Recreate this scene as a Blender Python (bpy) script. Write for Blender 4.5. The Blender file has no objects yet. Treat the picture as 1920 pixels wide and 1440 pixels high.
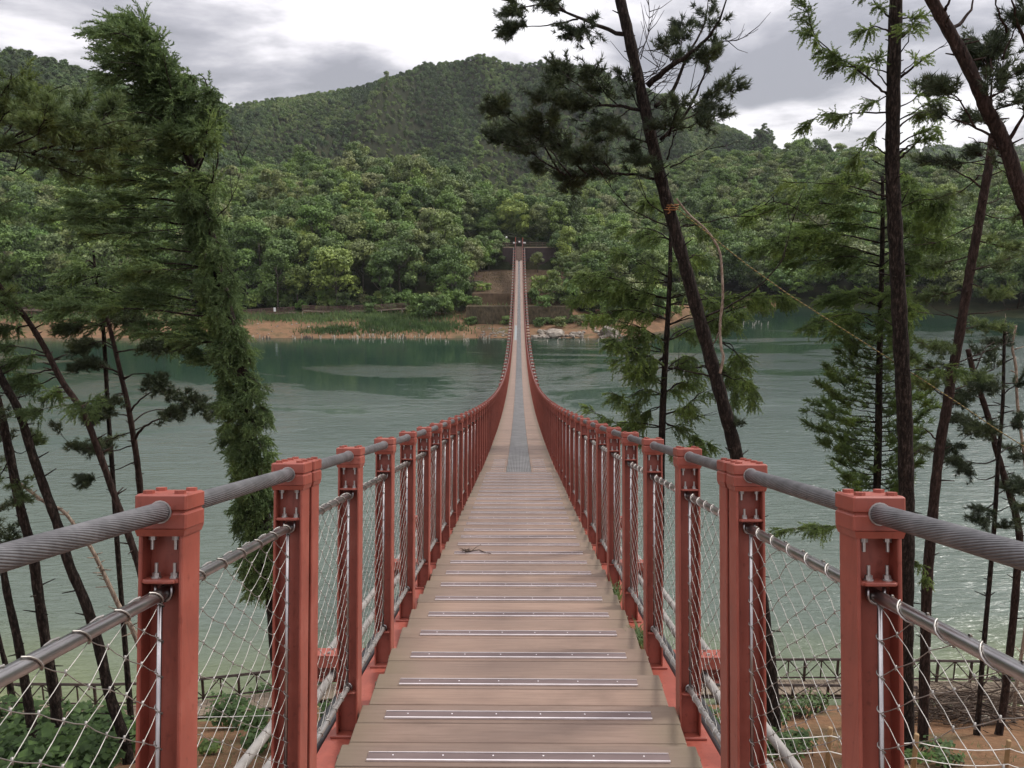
import bpy, bmesh, math, random
import numpy as np
from mathutils import Vector, Matrix

R = math.radians
scn = bpy.context.scene
COL = scn.collection
rnd = random.Random(7)

# ------------------------------------------------------------------ camera
ZC = 16.8                     # eye height above the lake
F = 1500.0                    # focal length in pixels of the 1920 px frame
PITCH, YAW = R(10.2), R(0.5)
cam_d = bpy.data.cameras.new('camera')
cam_d.sensor_width = 36.0
cam_d.lens = 36.0 * F / 1920.0
cam_d.clip_start = 0.05
cam_d.clip_end = 9000
cam = bpy.data.objects.new('camera', cam_d)
COL.objects.link(cam)
cam.location = (0, 0, ZC)
cam.rotation_euler = (R(90) - PITCH, 0, YAW)
scn.camera = cam

# ------------------------------------------------------------------ world and sun
SUN_EL, SUN_AZ = R(44), R(62)      # azimuth clockwise from +y
world = bpy.data.worlds.new('World')
scn.world = world
world.use_nodes = True


def build_world():
    nt = world.node_tree
    N, L = nt.nodes, nt.links
    N.clear()
    out = N.new('ShaderNodeOutputWorld')
    bg = N.new('ShaderNodeBackground')
    bg.inputs['Strength'].default_value = 0.1
    sky = N.new('ShaderNodeTexSky')
    sky.sky_type = 'NISHITA'
    sky.sun_disc = False
    sky.sun_elevation = SUN_EL
    sky.sun_rotation = SUN_AZ
    tc = N.new('ShaderNodeTexCoord')
    sep = N.new('ShaderNodeSeparateXYZ')
    L.new(tc.outputs['Generated'], sep.inputs[0])

    def math_(op, a, b=None, c=None):
        n = N.new('ShaderNodeMath')
        n.operation = op
        for i, v in enumerate((a, b, c)):
            if v is None:
                continue
            if isinstance(v, (int, float)):
                n.inputs[i].default_value = v
            else:
                L.new(v, n.inputs[i])
        return n.outputs[0]
    zz = math_('MAXIMUM', sep.outputs[2], 0.0)
    den = math_('ADD', zz, 0.16)
    u = math_('DIVIDE', sep.outputs[0], den)
    v = math_('DIVIDE', sep.outputs[1], den)
    cv = N.new('ShaderNodeCombineXYZ')
    L.new(u, cv.inputs[0]); L.new(v, cv.inputs[1])
    n1 = N.new('ShaderNodeTexNoise')
    n1.inputs['Scale'].default_value = 1.15
    n1.inputs['Detail'].default_value = 7
    n1.inputs['Roughness'].default_value = 0.55
    n1.inputs['Distortion'].default_value = 0.25
    mp = N.new('ShaderNodeMapping')
    mp.inputs['Location'].default_value = SKY_OFF
    L.new(cv.outputs[0], mp.inputs[0])
    L.new(mp.outputs[0], n1.inputs[0])

    # broad banks of thicker or thinner cloud, by direction
    def bank(az, el, raz, rel, amt):
        # az, el in degrees; soft elliptical bump
        a = math_('ARCTAN2', sep.outputs[0], sep.outputs[1])
        e = math_('ARCSINE', sep.outputs[2])
        da = math_('DIVIDE', math_('SUBTRACT', a, R(az)), R(raz))
        de = math_('DIVIDE', math_('SUBTRACT', e, R(el)), R(rel))
        q = math_('ADD', math_('MULTIPLY', da, da), math_('MULTIPLY', de, de))
        return math_('MULTIPLY', math_('EXPONENT', math_('MULTIPLY', q, -1.0)), amt)
    val = math_('MULTIPLY_ADD', n1.outputs[0], 2.2, -0.60)
    for b in BANKS:
        val = math_('ADD', val, bank(*b))
    rp = N.new('ShaderNodeValToRGB')
    cr = rp.color_ramp
    cr.elements[0].position = 0.30
    cr.elements[0].color = (0.33, 0.325, 0.355, 1)
    cr.elements[1].position = 0.72
    cr.elements[1].color = (1.0, 0.985, 1.0, 1)
    e = cr.elements.new(0.42); e.color = (0.45, 0.44, 0.475, 1)
    e = cr.elements.new(0.52); e.color = (0.62, 0.60, 0.63, 1)
    e = cr.elements.new(0.60); e.color = (0.82, 0.79, 0.82, 1)
    L.new(val, rp.inputs[0])
    # overcast sky: brighter overhead than at the horizon
    over = math_('MULTIPLY_ADD', math_('POWER', zz, 1.6), 11.0, 5.3)
    vm = N.new('ShaderNodeVectorMath')
    vm.operation = 'SCALE'
    L.new(rp.outputs[0], vm.inputs[0]); L.new(over, vm.inputs['Scale'])
    mx = N.new('ShaderNodeMixRGB')
    mx.inputs[0].default_value = 0.93
    L.new(sky.outputs[0], mx.inputs[1]); L.new(vm.outputs[0], mx.inputs[2])
    L.new(mx.outputs[0], bg.inputs['Color'])
    L.new(bg.outputs[0], out.inputs[0])


SKY_OFF = (3.1, 1.7, 0.0)
BANKS = [(-21, 11.5, 8, 3.2, -0.20), (-12, 9.0, 9, 3.0, -0.10), (-1.5, 14.2, 7.5, 3.6, 0.18),
         (-27, 12.0, 4, 2.5, 0.02), (-25, 14.5, 7, 2.0, -0.15), (18, 9.6, 8, 2.6, -0.24), (9, 11.0, 7, 2.6, -0.06),
         (19.5, 5.4, 7, 1.15, 0.34), (16, 15, 9, 2.6, 0.10), (28, 13, 6, 3.0, 0.12), (30, 7, 5, 2, -0.06)]
build_world()

sun_d = bpy.data.lights.new('sun', 'SUN')
sun_d.energy = 1.5
sun_d.angle = R(10)
sun_d.color = (1.0, 0.96, 0.9)
sun = bpy.data.objects.new('sun', sun_d)
COL.objects.link(sun)
sv = Vector((math.sin(SUN_AZ) * math.cos(SUN_EL), math.cos(SUN_AZ) * math.cos(SUN_EL), math.sin(SUN_EL)))
sun.rotation_euler = sv.to_track_quat('Z', 'Y').to_euler()

scn.view_settings.view_transform = 'Standard'
scn.view_settings.look = 'None'
scn.view_settings.exposure = 1.02
scn.view_settings.gamma = 1.0
scn.render.engine = 'CYCLES'
scn.cycles.use_denoising = True
scn.cycles.max_bounces = 6
scn.cycles.diffuse_bounces = 2
scn.cycles.transmission_bounces = 4
scn.cycles.caustics_reflective = False
scn.cycles.caustics_refractive = False

# ------------------------------------------------------------------ pixel -> world
CR = cam.rotation_euler.to_matrix()


def ray(px, py):
    return CR @ Vector(((px - 960) / F, (720 - py) / F, -1.0))


def at(px, py, D):
    d = ray(px, py)
    return Vector((0, 0, ZC)) + d * (D / d.y)


def at_z(px, py, z):
    d = ray(px, py)
    return Vector((0, 0, ZC)) + d * ((z - ZC) / d.z)


def row_z(row, D):
    v = (720 - row) / F
    c, s = math.cos(PITCH), math.sin(PITCH)
    return ZC + D * (v * c - s) / (c + v * s)


def col_x(px, D):
    return D * ((px - 973) / F) / 1.016


def px_of(x, y):
    return 973 + x / max(y, 1e-3) * 1.016 * F


# ------------------------------------------------------------------ tagging and building
def tag(o, label=None, cat=None, group=None, kind=None):
    if label: o['label'] = label
    if cat: o['category'] = cat
    if group: o['group'] = group
    if kind: o['kind'] = kind
    return o


def empty(name, loc, label, cat, group=None):
    o = bpy.data.objects.new(name, None)
    o.empty_display_size = 0.3
    COL.objects.link(o)
    o.location = loc
    return tag(o, label, cat, group)


def link_mesh(name, me, mats, parent=None, loc=(0, 0, 0)):
    if not isinstance(mats, (list, tuple)):
        mats = [mats]
    if len(me.materials) == 0:
        for m in mats:
            me.materials.append(m)
    o = bpy.data.objects.new(name, me)
    COL.objects.link(o)
    o.parent = parent
    o.location = loc
    return o


def copy_obj(o, parent=None):
    c = o.copy()
    COL.objects.link(c)
    c.parent = parent
    return c


def copy_tree(o, parent=None):
    c = copy_obj(o, parent)
    for ch in list(o.children):
        copy_tree(ch, c)
    return c


class MB:
    """collects boxes and tubes into one mesh"""

    def __init__(s):
        s.v, s.f, s.m, s.uv = [], [], [], {}

    def add(s, vs, fs, m=0):
        o = len(s.v)
        s.v.extend(tuple(v) for v in vs)
        for f in fs:
            s.f.append(tuple(i + o for i in f))
            s.m.append(m)

    def box(s, c, d, m=0, rot=None, taper=None, jit=0):
        x, y, z = d[0] / 2, d[1] / 2, d[2] / 2
        vs = [Vector((sx * x, sy * y, sz * z)) for sz in (-1, 1) for sy in (-1, 1) for sx in (-1, 1)]
        if taper:
            for v in vs[4:]:
                v.x *= taper; v.y *= taper
        if rot is not None:
            vs = [rot @ v for v in vs]
        c = Vector(c)
        if jit:
            vs = [v + Vector((rnd.uniform(-jit, jit), rnd.uniform(-jit, jit), rnd.uniform(-jit, jit))) for v in vs]
        s.add([v + c for v in vs], [(0, 2, 3, 1), (4, 5, 7, 6), (0, 1, 5, 4), (2, 6, 7, 3), (0, 4, 6, 2), (1, 3, 7, 5)], m)

    def bbox(s, c, d, bev, m=0, rot=None):
        """box with its vertical and top edges bevelled"""
        x, y, z = d[0] / 2, d[1] / 2, d[2] / 2
        b = bev
        rings = []
        for (zz, i) in ((-z, b), (-z + b, 0), (z - b, 0), (z, b)):
            xx, yy = x - i, y - i
            rings.append([(-xx + b, -yy, zz), (xx - b, -yy, zz), (xx, -yy + b, zz), (xx, yy - b, zz),
                          (xx - b, yy, zz), (-xx + b, yy, zz), (-xx, yy - b, zz), (-xx, -yy + b, zz)])
        vs = [Vector(v) for r in rings for v in r]
        if rot is not None:
            vs = [rot @ v for v in vs]
        c = Vector(c)
        fs = []
        for k in range(3):
            for i in range(8):
                j = (i + 1) % 8
                fs.append((k * 8 + i, k * 8 + j, k * 8 + 8 + j, k * 8 + 8 + i))
        fs.append(tuple(range(7, -1, -1)))
        fs.append(tuple(range(24, 32)))
        s.add([v + c for v in vs], fs, m)

    def tube(s, pts, rad, n=6, m=0, cap=True):
        pts = [Vector(p) for p in pts]
        k = len(pts)
        if isinstance(rad, (int, float)):
            rad = [rad] * k
        t0 = (pts[1] - pts[0]).normalized()
        ref = Vector((0, 0, 1)) if abs(t0.z) < 0.9 else Vector((1, 0, 0))
        u = t0.cross(ref).normalized()
        o = len(s.v)
        for i in range(k):
            t = (pts[min(i + 1, k - 1)] - pts[max(i - 1, 0)]).normalized()
            u = (u - t * u.dot(t)).normalized()
            w = t.cross(u)
            for j in range(n):
                a = 2 * math.pi * j / n
                s.v.append(tuple(pts[i] + (u * math.cos(a) + w * math.sin(a)) * rad[i]))
        for i in range(k - 1):
            for j in range(n):
                j2 = (j + 1) % n
                s.f.append((o + i * n + j, o + i * n + j2, o + (i + 1) * n + j2, o + (i + 1) * n + j))
                s.m.append(m)
        if cap:
            s.f.append(tuple(o + j for j in range(n - 1, -1, -1))); s.m.append(m)
            s.f.append(tuple(o + (k - 1) * n + j for j in range(n))); s.m.append(m)

    def mesh(s, name, smooth=False):
        me = bpy.data.meshes.new(name)
        me.from_pydata(s.v, [], s.f)
        me.polygons.foreach_set('material_index', s.m)
        if smooth:
            me.polygons.foreach_set('use_smooth', [True] * len(s.f))
        me.update()
        return me

    def build(s, name, mats, parent=None, loc=(0, 0, 0), smooth=False):
        return link_mesh(name, s.mesh(name, smooth), mats, parent, loc)


def np_mesh(name, V, Fa, mi=None, smooth=False):
    n = Fa.shape[1]
    me = bpy.data.meshes.new(name)
    me.vertices.add(len(V))
    me.vertices.foreach_set('co', np.ascontiguousarray(V, dtype=np.float32).ravel())
    me.loops.add(Fa.size)
    me.loops.foreach_set('vertex_index', np.ascontiguousarray(Fa, dtype=np.int32).ravel())
    me.polygons.add(len(Fa))
    me.polygons.foreach_set('loop_start', np.arange(0, Fa.size, n, dtype=np.int32))
    if mi is not None:
        me.polygons.foreach_set('material_index', np.asarray(mi, dtype=np.int32))
    if smooth:
        me.polygons.foreach_set('use_smooth', np.ones(len(Fa), dtype=bool))
    me.update(calc_edges=True)
    me.validate()
    return me


# ------------------------------------------------------------------ materials
class NB:
    def __init__(s, name):
        s.mat = bpy.data.materials.new(name)
        s.mat.use_nodes = True
        s.nt = s.mat.node_tree
        s.N, s.L = s.nt.nodes, s.nt.links
        s.bsdf = s.N['Principled BSDF']
        s.out = s.N['Material Output']

    def new(s, t, **kw):
        n = s.N.new(t)
        for k, v in kw.items():
            setattr(n, k, v)
        return n

    def coord(s, which='Object', scale=(1, 1, 1), rot=(0, 0, 0)):
        tc = s.new('ShaderNodeTexCoord')
        mp = s.new('ShaderNodeMapping')
        mp.inputs['Scale'].default_value = scale
        mp.inputs['Rotation'].default_value = rot
        s.L.new(tc.outputs[which], mp.inputs[0])
        return mp.outputs[0]

    def geo(s):
        return s.new('ShaderNodeNewGeometry').outputs['Position']

    def noise(s, vec, scale, detail=4, rough=0.55, dist=0.0):
        n = s.new('ShaderNodeTexNoise')
        n.inputs['Scale'].default_value = scale
        n.inputs['Detail'].default_value = detail
        n.inputs['Roughness'].default_value = rough
        n.inputs['Distortion'].default_value = dist
        s.L.new(vec, n.inputs['Vector'])
        return n.outputs['Fac']

    def ramp(s, fac, stops):
        r = s.new('ShaderNodeValToRGB')
        cr = r.color_ramp
        while len(cr.elements) < len(stops):
            cr.elements.new(0.5)
        for e, (p, c) in zip(cr.elements, stops):
            e.position = p
            e.color = (c[0], c[1], c[2], 1)
        s.L.new(fac, r.inputs[0])
        return r.outputs[0]

    def math(s, op, a, b=None, c=None):
        n = s.new('ShaderNodeMath', operation=op)
        for i, v in enumerate((a, b, c)):
            if v is None: continue
            if isinstance(v, (int, float)): n.inputs[i].default_value = v
            else: s.L.new(v, n.inputs[i])
        return n.outputs[0]

    def mix(s, fac, a, b, mode='MIX'):
        n = s.new('ShaderNodeMixRGB', blend_type=mode)
        for i, v in enumerate((fac, a, b)):
            if isinstance(v, (int, float)): n.inputs[i].default_value = v
            elif isinstance(v, tuple): n.inputs[i].default_value = (*v, 1)
            else: s.L.new(v, n.inputs[i])
        return n.outputs[0]

    def bump(s, h, strength, dist=0.02):
        b = s.new('ShaderNodeBump')
        b.inputs['Strength'].default_value = strength
        b.inputs['Distance'].default_value = dist
        s.L.new(h, b.inputs['Height'])
        s.L.new(b.outputs[0], s.bsdf.inputs['Normal'])
        return b

    def set(s, **kw):
        for k, v in kw.items():
            i = s.bsdf.inputs[k.replace('_', ' ')]
            if isinstance(v, tuple): i.default_value = (*v, 1)
            elif isinstance(v, (int, float)): i.default_value = v
            else: s.L.new(v, i)
        return s


def simple(name, c1, c2, scale=6.0, rough=0.6, metal=0.0, bump=0.0, bdist=0.01, sc=(1, 1, 1), detail=5, which='Object', spec=0.5, lo=0.35, hi=0.65):
    b = NB(name)
    n = b.noise(b.coord(which, sc), scale, detail)
    b.set(Base_Color=b.ramp(n, [(lo, c1), (hi, c2)]), Roughness=rough, Metallic=metal)
    b.bsdf.inputs['Specular IOR Level'].default_value = spec
    if bump:
        b.bump(n, bump, bdist)
    return b.mat


def leaf_mat(name, cols, clump=0.35, trans=0.3, vary=1.0, spec=0.3, rough=0.6, fold_tones=False, gain=1.0):
    """cols: list of leaf colours, picked per tree (Object Info random) and varied by clump noise"""
    b = NB(name)
    oi = b.new('ShaderNodeObjectInfo')
    stops = [(i / max(1, len(cols) - 1), c) for i, c in enumerate(cols)]
    if len(cols) == 1:
        stops = [(0, cols[0]), (1, cols[0])]
    base = b.ramp(oi.outputs['Random'], stops)
    n = b.noise(b.coord('Object'), clump, 3, 0.6)
    g = b.ramp(n, [(0.3, (0.50, 0.54, 0.5)), (0.5, (1, 1, 1)), (0.70, (1.65, 1.55, 1.2))])  # natural variation, contrast widened to imitate lit and shaded clumps
    col = b.mix(vary, base, g, 'MULTIPLY')
    n2 = b.noise(b.coord('Object'), 7.0, 1, 0.5)
    g2 = b.ramp(n2, [(0.3, (0.75, 0.78, 0.75)), (0.7, (1.25, 1.22, 1.15))])
    col = b.mix(1.0, col, g2, 'MULTIPLY')
    if fold_tones:      # light and dark bands painted in for sunlit and shaded mountain folds
        sm = b.new('ShaderNodeMapping')
        sm.inputs['Scale'].default_value = (0.022, 0.007, 0.0)
        sm.inputs['Rotation'].default_value = (0, 0, R(-28))
        b.L.new(b.geo(), sm.inputs[0])
        ns = b.noise(sm.outputs[0], 1.0, 4, 0.55, 0.6)
        col = b.mix(1.0, col, b.ramp(ns, [(0.36, (0.50, 0.58, 0.58)), (0.5, (0.95, 1.0, 0.95)), (0.62, (1.5, 1.42, 1.2))]), 'MULTIPLY')
    if gain != 1.0:
        col = b.mix(1.0, col, (gain, gain, gain), 'MULTIPLY')
    b.set(Base_Color=col, Roughness=rough)
    b.bsdf.inputs['Specular IOR Level'].default_value = spec
    tr = b.new('ShaderNodeBsdfTranslucent')
    b.L.new(col, tr.inputs[0])
    ms = b.new('ShaderNodeMixShader')
    ms.inputs[0].default_value = trans
    b.L.new(b.bsdf.outputs[0], ms.inputs[1])
    b.L.new(tr.outputs[0], ms.inputs[2])
    b.L.new(ms.outputs[0], b.out.inputs[0])
    return b.mat


def red_paint():
    b = NB('red_paint')
    n = b.noise(b.geo(), 5.0, 6, 0.65)
    n2 = b.noise(b.geo(), 38.0, 3, 0.6)
    c = b.ramp(n, [(0.3, (0.215, 0.049, 0.032)), (0.52, (0.285, 0.068, 0.045)), (0.72, (0.335, 0.102, 0.072))])
    d = b.ramp(n2, [(0.60, (1, 1, 1)), (0.72, (0.66, 0.58, 0.54))])
    mp = b.new('ShaderNodeMapping')
    mp.inputs['Scale'].default_value = (60, 60, 3.0)
    b.L.new(b.geo(), mp.inputs[0])
    n3 = b.noise(mp.outputs[0], 1.0, 3, 0.6)
    c = b.mix(0.55, c, b.ramp(n3, [(0.55, (1, 1, 1)), (0.75, (0.62, 0.55, 0.52))]), 'MULTIPLY')
    b.set(Base_Color=b.mix(0.8, c, d, 'MULTIPLY'), Roughness=b.math('MULTIPLY_ADD', n, 0.3, 0.33))
    b.bump(n2, 0.12, 0.004)
    return b.mat


def cable_mat():
    b = NB('galvanised_cable')
    tc = b.new('ShaderNodeTexCoord')
    sep = b.new('ShaderNodeSeparateXYZ')
    b.L.new(tc.outputs['UV'], sep.inputs[0])
    ph = b.math('MULTIPLY', b.math('ADD', sep.outputs[0], sep.outputs[1]), 2 * math.pi)
    h = b.math('SINE', ph)
    h = b.math('ABSOLUTE', b.math('SINE', b.math('MULTIPLY', ph, 0.5)))
    n = b.noise(b.geo(), 14.0, 5, 0.7)
    c = b.ramp(n, [(0.3, (0.11, 0.106, 0.11)), (0.6, (0.20, 0.195, 0.20)), (0.8, (0.30, 0.29, 0.29))])
    g = b.ramp(h, [(0.0, (0.5, 0.5, 0.52)), (0.45, (1, 1, 1))])
    b.set(Base_Color=b.mix(1.0, c, g, 'MULTIPLY'), Roughness=0.48, Metallic=0.65)
    b.bump(h, 0.8, 0.0022)
    return b.mat


def deck_mat():
    b = NB('composite_decking')
    g = b.geo()
    sep = b.new('ShaderNodeSeparateXYZ')
    b.L.new(g, sep.inputs[0])
    row = b.math('FLOOR', b.math('DIVIDE', sep.outputs[1], 0.145))
    wn = b.new('ShaderNodeTexWhiteNoise', noise_dimensions='1D')
    b.L.new(row, wn.inputs['W'])
    mp = b.new('ShaderNodeMapping')
    mp.inputs['Scale'].default_value = (1.2, 26, 1)
    b.L.new(g, mp.inputs[0])
    n = b.noise(mp.outputs[0], 3.0, 5, 0.65)
    n2 = b.noise(g, 1.7, 5, 0.6)
    c = b.ramp(n, [(0.25, (0.180, 0.119, 0.088)), (0.5, (0.225, 0.152, 0.114)), (0.75, (0.270, 0.187, 0.144))])
    v = b.ramp(wn.outputs['Value'], [(0, (0.80, 0.81, 0.82)), (1, (1.16, 1.13, 1.10))])
    c = b.mix(1.0, c, v, 'MULTIPLY')
    # green-grey dirt along both edges where nobody walks, and damp stains
    ax = b.math('ABSOLUTE', sep.outputs[0])
    ed = b.math('MULTIPLY_ADD', b.math('ADD', ax, b.math('MULTIPLY', n2, 0.5)), 3.2, -2.55)
    edc = b.math('MINIMUM', b.math('MAXIMUM', ed, 0.0), 0.75)
    c = b.mix(edc, c, (0.135, 0.108, 0.068))
    st = b.ramp(n2, [(0.32, (0.72, 0.71, 0.70)), (0.46, (0.97, 0.97, 0.97)), (0.62, (1.06, 1.05, 1.04))])
    c = b.mix(0.8, c, st, 'MULTIPLY')
    b.set(Base_Color=c, Roughness=0.55)
    b.bump(n, 0.25, 0.004)
    return b.mat


def water_mat():
    b = NB('lake_water')
    g = b.geo()
    sep = b.new('ShaderNodeSeparateXYZ')
    b.L.new(g, sep.inputs[0])
    # shallow, sandy green near shore; far end darkened to imitate the hill's reflection
    n0 = b.noise(g, 0.12, 3)
    sh = b.math('ADD', sep.outputs[1], b.math('MULTIPLY', n0, 8.0))
    c = b.ramp(b.math('DIVIDE', sh, 110.0), [(0.25, (0.26, 0.255, 0.10)), (0.285, (0.140, 0.165, 0.085)), (0.345, (0.105, 0.132, 0.108)),
                                            (0.60, (0.076, 0.102, 0.088)), (0.95, (0.018, 0.038, 0.026))])
    mp = b.new('ShaderNodeMapping')
    mp.inputs['Rotation'].default_value = (0, 0, R(-24))
    mp.inputs['Scale'].default_value = (0.55, 1.9, 1)
    b.L.new(g, mp.inputs[0])
    w1 = b.noise(mp.outputs[0], 1.5, 4, 0.62, 0.4)
    w2 = b.noise(mp.outputs[0], 0.32, 3, 0.5, 0.6)
    # gusts: patches where the wind roughens the surface
    mg = b.new('ShaderNodeMapping')
    mg.inputs['Rotation'].default_value = (0, 0, R(-22))
    mg.inputs['Scale'].default_value = (0.020, 0.050, 1)
    b.L.new(g, mg.inputs[0])
    gust = b.noise(mg.outputs[0], 1.0, 7, 0.66, 1.2)
    # the wind: strong by the near shore and on the open right, gusts farther out, calm under the far hill
    wind = b.math('ADD', b.math('MULTIPLY_ADD', sep.outputs[1], -0.0145, 1.55), b.math('MULTIPLY_ADD', gust, 4.2, -2.1))
    wind = b.math('ADD', wind, b.math('MULTIPLY', b.math('MAXIMUM', sep.outputs[0], 0.0), 0.011))
    wind = b.math('MINIMUM', b.math('MAXIMUM', wind, 0.045), 1.0)
    fo = b.noise(mp.outputs[0], 1.1, 5, 0.75, 0.5)
    fm = b.ramp(b.math('ADD', fo, b.math('MULTIPLY', gust, 0.18)), [(0.815, (0, 0, 0)), (0.845, (1, 1, 1))])
    c = b.mix(fm, c, (0.55, 0.57, 0.55))
    b.set(Base_Color=c, Roughness=b.math('MULTIPLY_ADD', wind, 0.16, 0.015), IOR=1.33)
    b.bsdf.inputs['Specular IOR Level'].default_value = 0.5
    h = b.math('ADD', w1, b.math('MULTIPLY', w2, 1.6))
    bp = b.new('ShaderNodeBump')
    bp.inputs['Distance'].default_value = 0.19
    b.L.new(wind, bp.inputs['Strength'])
    b.L.new(h, bp.inputs['Height'])
    b.L.new(bp.outputs[0], b.bsdf.inputs['Normal'])
    return b.mat


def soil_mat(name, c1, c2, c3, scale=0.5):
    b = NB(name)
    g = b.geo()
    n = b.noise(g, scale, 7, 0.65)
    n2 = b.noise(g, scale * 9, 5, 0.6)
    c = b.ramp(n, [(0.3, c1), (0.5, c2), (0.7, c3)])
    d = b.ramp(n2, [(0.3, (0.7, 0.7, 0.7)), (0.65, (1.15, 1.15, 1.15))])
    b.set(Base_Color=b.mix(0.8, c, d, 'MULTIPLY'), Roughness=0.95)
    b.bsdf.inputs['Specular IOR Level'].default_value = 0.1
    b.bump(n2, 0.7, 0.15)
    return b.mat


def bark_mat(name, c1, c2, c3):
    b = NB(name)
    v = b.coord('Object', (1, 1, 0.3))
    n = b.noise(v, 24.0, 5, 0.7)
    n2 = b.noise(b.coord('Object', (1, 1, 0.4)), 4.0, 4, 0.6)
    c = b.ramp(n, [(0.40, c1), (0.54, c2), (0.72, c3)])
    d = b.ramp(n2, [(0.3, (0.7, 0.7, 0.7)), (0.7, (1.3, 1.25, 1.2))])
    b.set(Base_Color=b.mix(1.0, c, d, 'MULTIPLY'), Roughness=0.95)
    b.bsdf.inputs['Specular IOR Level'].default_value = 0.15
    b.bump(n, 1.0, 0.03)
    return b.mat


M = {}
M['red'] = red_paint()
M['cable'] = cable_mat()
M['steel'] = simple('stainless_steel', (0.36, 0.34, 0.34), (0.52, 0.50, 0.49), 9, 0.30, 1.0)
M['galv'] = simple('galvanised_bolt', (0.38, 0.36, 0.34), (0.55, 0.53, 0.51), 30, 0.42, 0.9)
M['rope'] = simple('wire_rope', (0.26, 0.245, 0.225), (0.46, 0.435, 0.405), 25, 0.45, 0.75)
M['alu'] = simple('grip_strip', (0.135, 0.102, 0.098), (0.175, 0.132, 0.126), 12, 0.7, 0.0, sc=(0.2, 1, 1), spec=0.15)
M['alu_edge'] = simple('polished_nosing_edge', (0.74, 0.68, 0.68), (0.86, 0.80, 0.80), 12, 0.32, 0.5)
M['deck'] = deck_mat()
M['grate'] = simple('grating_steel', (0.31, 0.305, 0.30), (0.43, 0.425, 0.42), 3, 0.45, 0.55)
M['plate'] = simple('checker_plate', (0.22, 0.25, 0.25), (0.30, 0.33, 0.33), 3, 0.5, 0.4)
M['black'] = simple('black_conduit', (0.018, 0.018, 0.02), (0.035, 0.035, 0.038), 8, 0.5)
M['gcable'] = simple('grey_sheathed_cable', (0.22, 0.205, 0.19), (0.33, 0.31, 0.285), 7, 0.6, 0.1)
M['water'] = water_mat()
M['soil'] = soil_mat('sandy_soil', (0.125, 0.072, 0.040), (0.19, 0.105, 0.058), (0.10, 0.082, 0.045), 0.45)
M['bank'] = soil_mat('bare_bank_soil', (0.10, 0.062, 0.036), (0.185, 0.108, 0.062), (0.075, 0.068, 0.034), 0.22)
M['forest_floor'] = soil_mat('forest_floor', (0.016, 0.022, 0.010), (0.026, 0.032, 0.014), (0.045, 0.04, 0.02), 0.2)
M['bark'] = bark_mat('pine_bark', (0.009, 0.007, 0.006), (0.026, 0.019, 0.016), (0.10, 0.078, 0.066))
M['bark_red'] = bark_mat('reddish_pine_bark', (0.018, 0.012, 0.010), (0.042, 0.027, 0.023), (0.095, 0.065, 0.055))
M['bark_pale'] = bark_mat('pale_dead_wood', (0.17, 0.12, 0.09), (0.32, 0.26, 0.21), (0.45, 0.38, 0.32))
M['bark_far'] = simple('far_bark', (0.05, 0.04, 0.03), (0.13, 0.11, 0.09), 3, 0.9)
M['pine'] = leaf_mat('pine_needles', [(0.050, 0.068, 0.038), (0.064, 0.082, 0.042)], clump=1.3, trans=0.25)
M['pine_green'] = leaf_mat('green_pine_needles', [(0.11, 0.152, 0.060), (0.125, 0.168, 0.066)], clump=1.2, trans=0.3)  # brighter green needles than the other pines
M['larch'] = leaf_mat('larch_needles', [(0.125, 0.185, 0.055), (0.15, 0.205, 0.062)], clump=1.2, trans=0.38)
M['larch_dark'] = leaf_mat('dark_larch_needles', [(0.108, 0.165, 0.066), (0.128, 0.188, 0.074)], clump=1.1, trans=0.34)
M['broad'] = leaf_mat('broadleaf_foliage', [(0.066, 0.108, 0.030), (0.105, 0.170, 0.038), (0.052, 0.088, 0.030), (0.125, 0.148, 0.056),
                                           (0.084, 0.150, 0.034), (0.076, 0.110, 0.042), (0.175, 0.225, 0.056), (0.068, 0.130, 0.035), (0.17, 0.18, 0.09)], clump=0.28, trans=0.12, gain=1.25)
M['broad_far'] = leaf_mat('mountain_foliage', [(0.062, 0.104, 0.034), (0.085, 0.132, 0.040), (0.058, 0.094, 0.038), (0.105, 0.134, 0.056), (0.078, 0.122, 0.038)],
                          clump=0.15, trans=0.12, fold_tones=True, gain=1.4)
M['bush'] = leaf_mat('kudzu_leaves', [(0.055, 0.10, 0.03), (0.07, 0.125, 0.036)], clump=1.6, trans=0.3)
M['rust'] = simple('rust_brown_paint', (0.024, 0.014, 0.011), (0.055, 0.032, 0.024), 5, 0.7)
M['wood_deck'] = simple('weathered_boards', (0.14, 0.105, 0.072), (0.22, 0.17, 0.12), 2, 0.85, sc=(1, 6, 1))
M['dark_wood'] = simple('dark_stained_timber', (0.036, 0.024, 0.023), (0.062, 0.042, 0.040), 2.2, 0.8, sc=(8, 1, 0.5))
M['brown_fence'] = simple('brown_timber_rail', (0.095, 0.055, 0.045), (0.15, 0.09, 0.075), 3, 0.85)
M['white'] = simple('white_paint', (0.72, 0.72, 0.70), (0.82, 0.82, 0.80), 3, 0.6)
M['stump'] = simple('bleached_stump_wood', (0.26, 0.235, 0.19), (0.48, 0.44, 0.37), 6, 0.9)
M['stump_dark'] = simple('wet_stump_wood', (0.06, 0.045, 0.035), (0.13, 0.10, 0.08), 6, 0.9)
M['rock'] = simple('pale_rock', (0.13, 0.105, 0.08), (0.34, 0.30, 0.25), 2.6, 0.95, bump=0.7, bdist=0.2)
M['gabion'] = simple('terrace_facing', (0.04, 0.034, 0.022), (0.10, 0.078, 0.05), 2.2, 0.95, spec=0.05, bump=0.8, bdist=0.2, sc=(1, 1, 0.5))
M['straw'] = simple('dry_terrace_grass', (0.055, 0.038, 0.025), (0.115, 0.080, 0.052), 1.1, 0.95, spec=0.05, bump=0.6, bdist=0.2, sc=(1, 1, 0.3))
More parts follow.
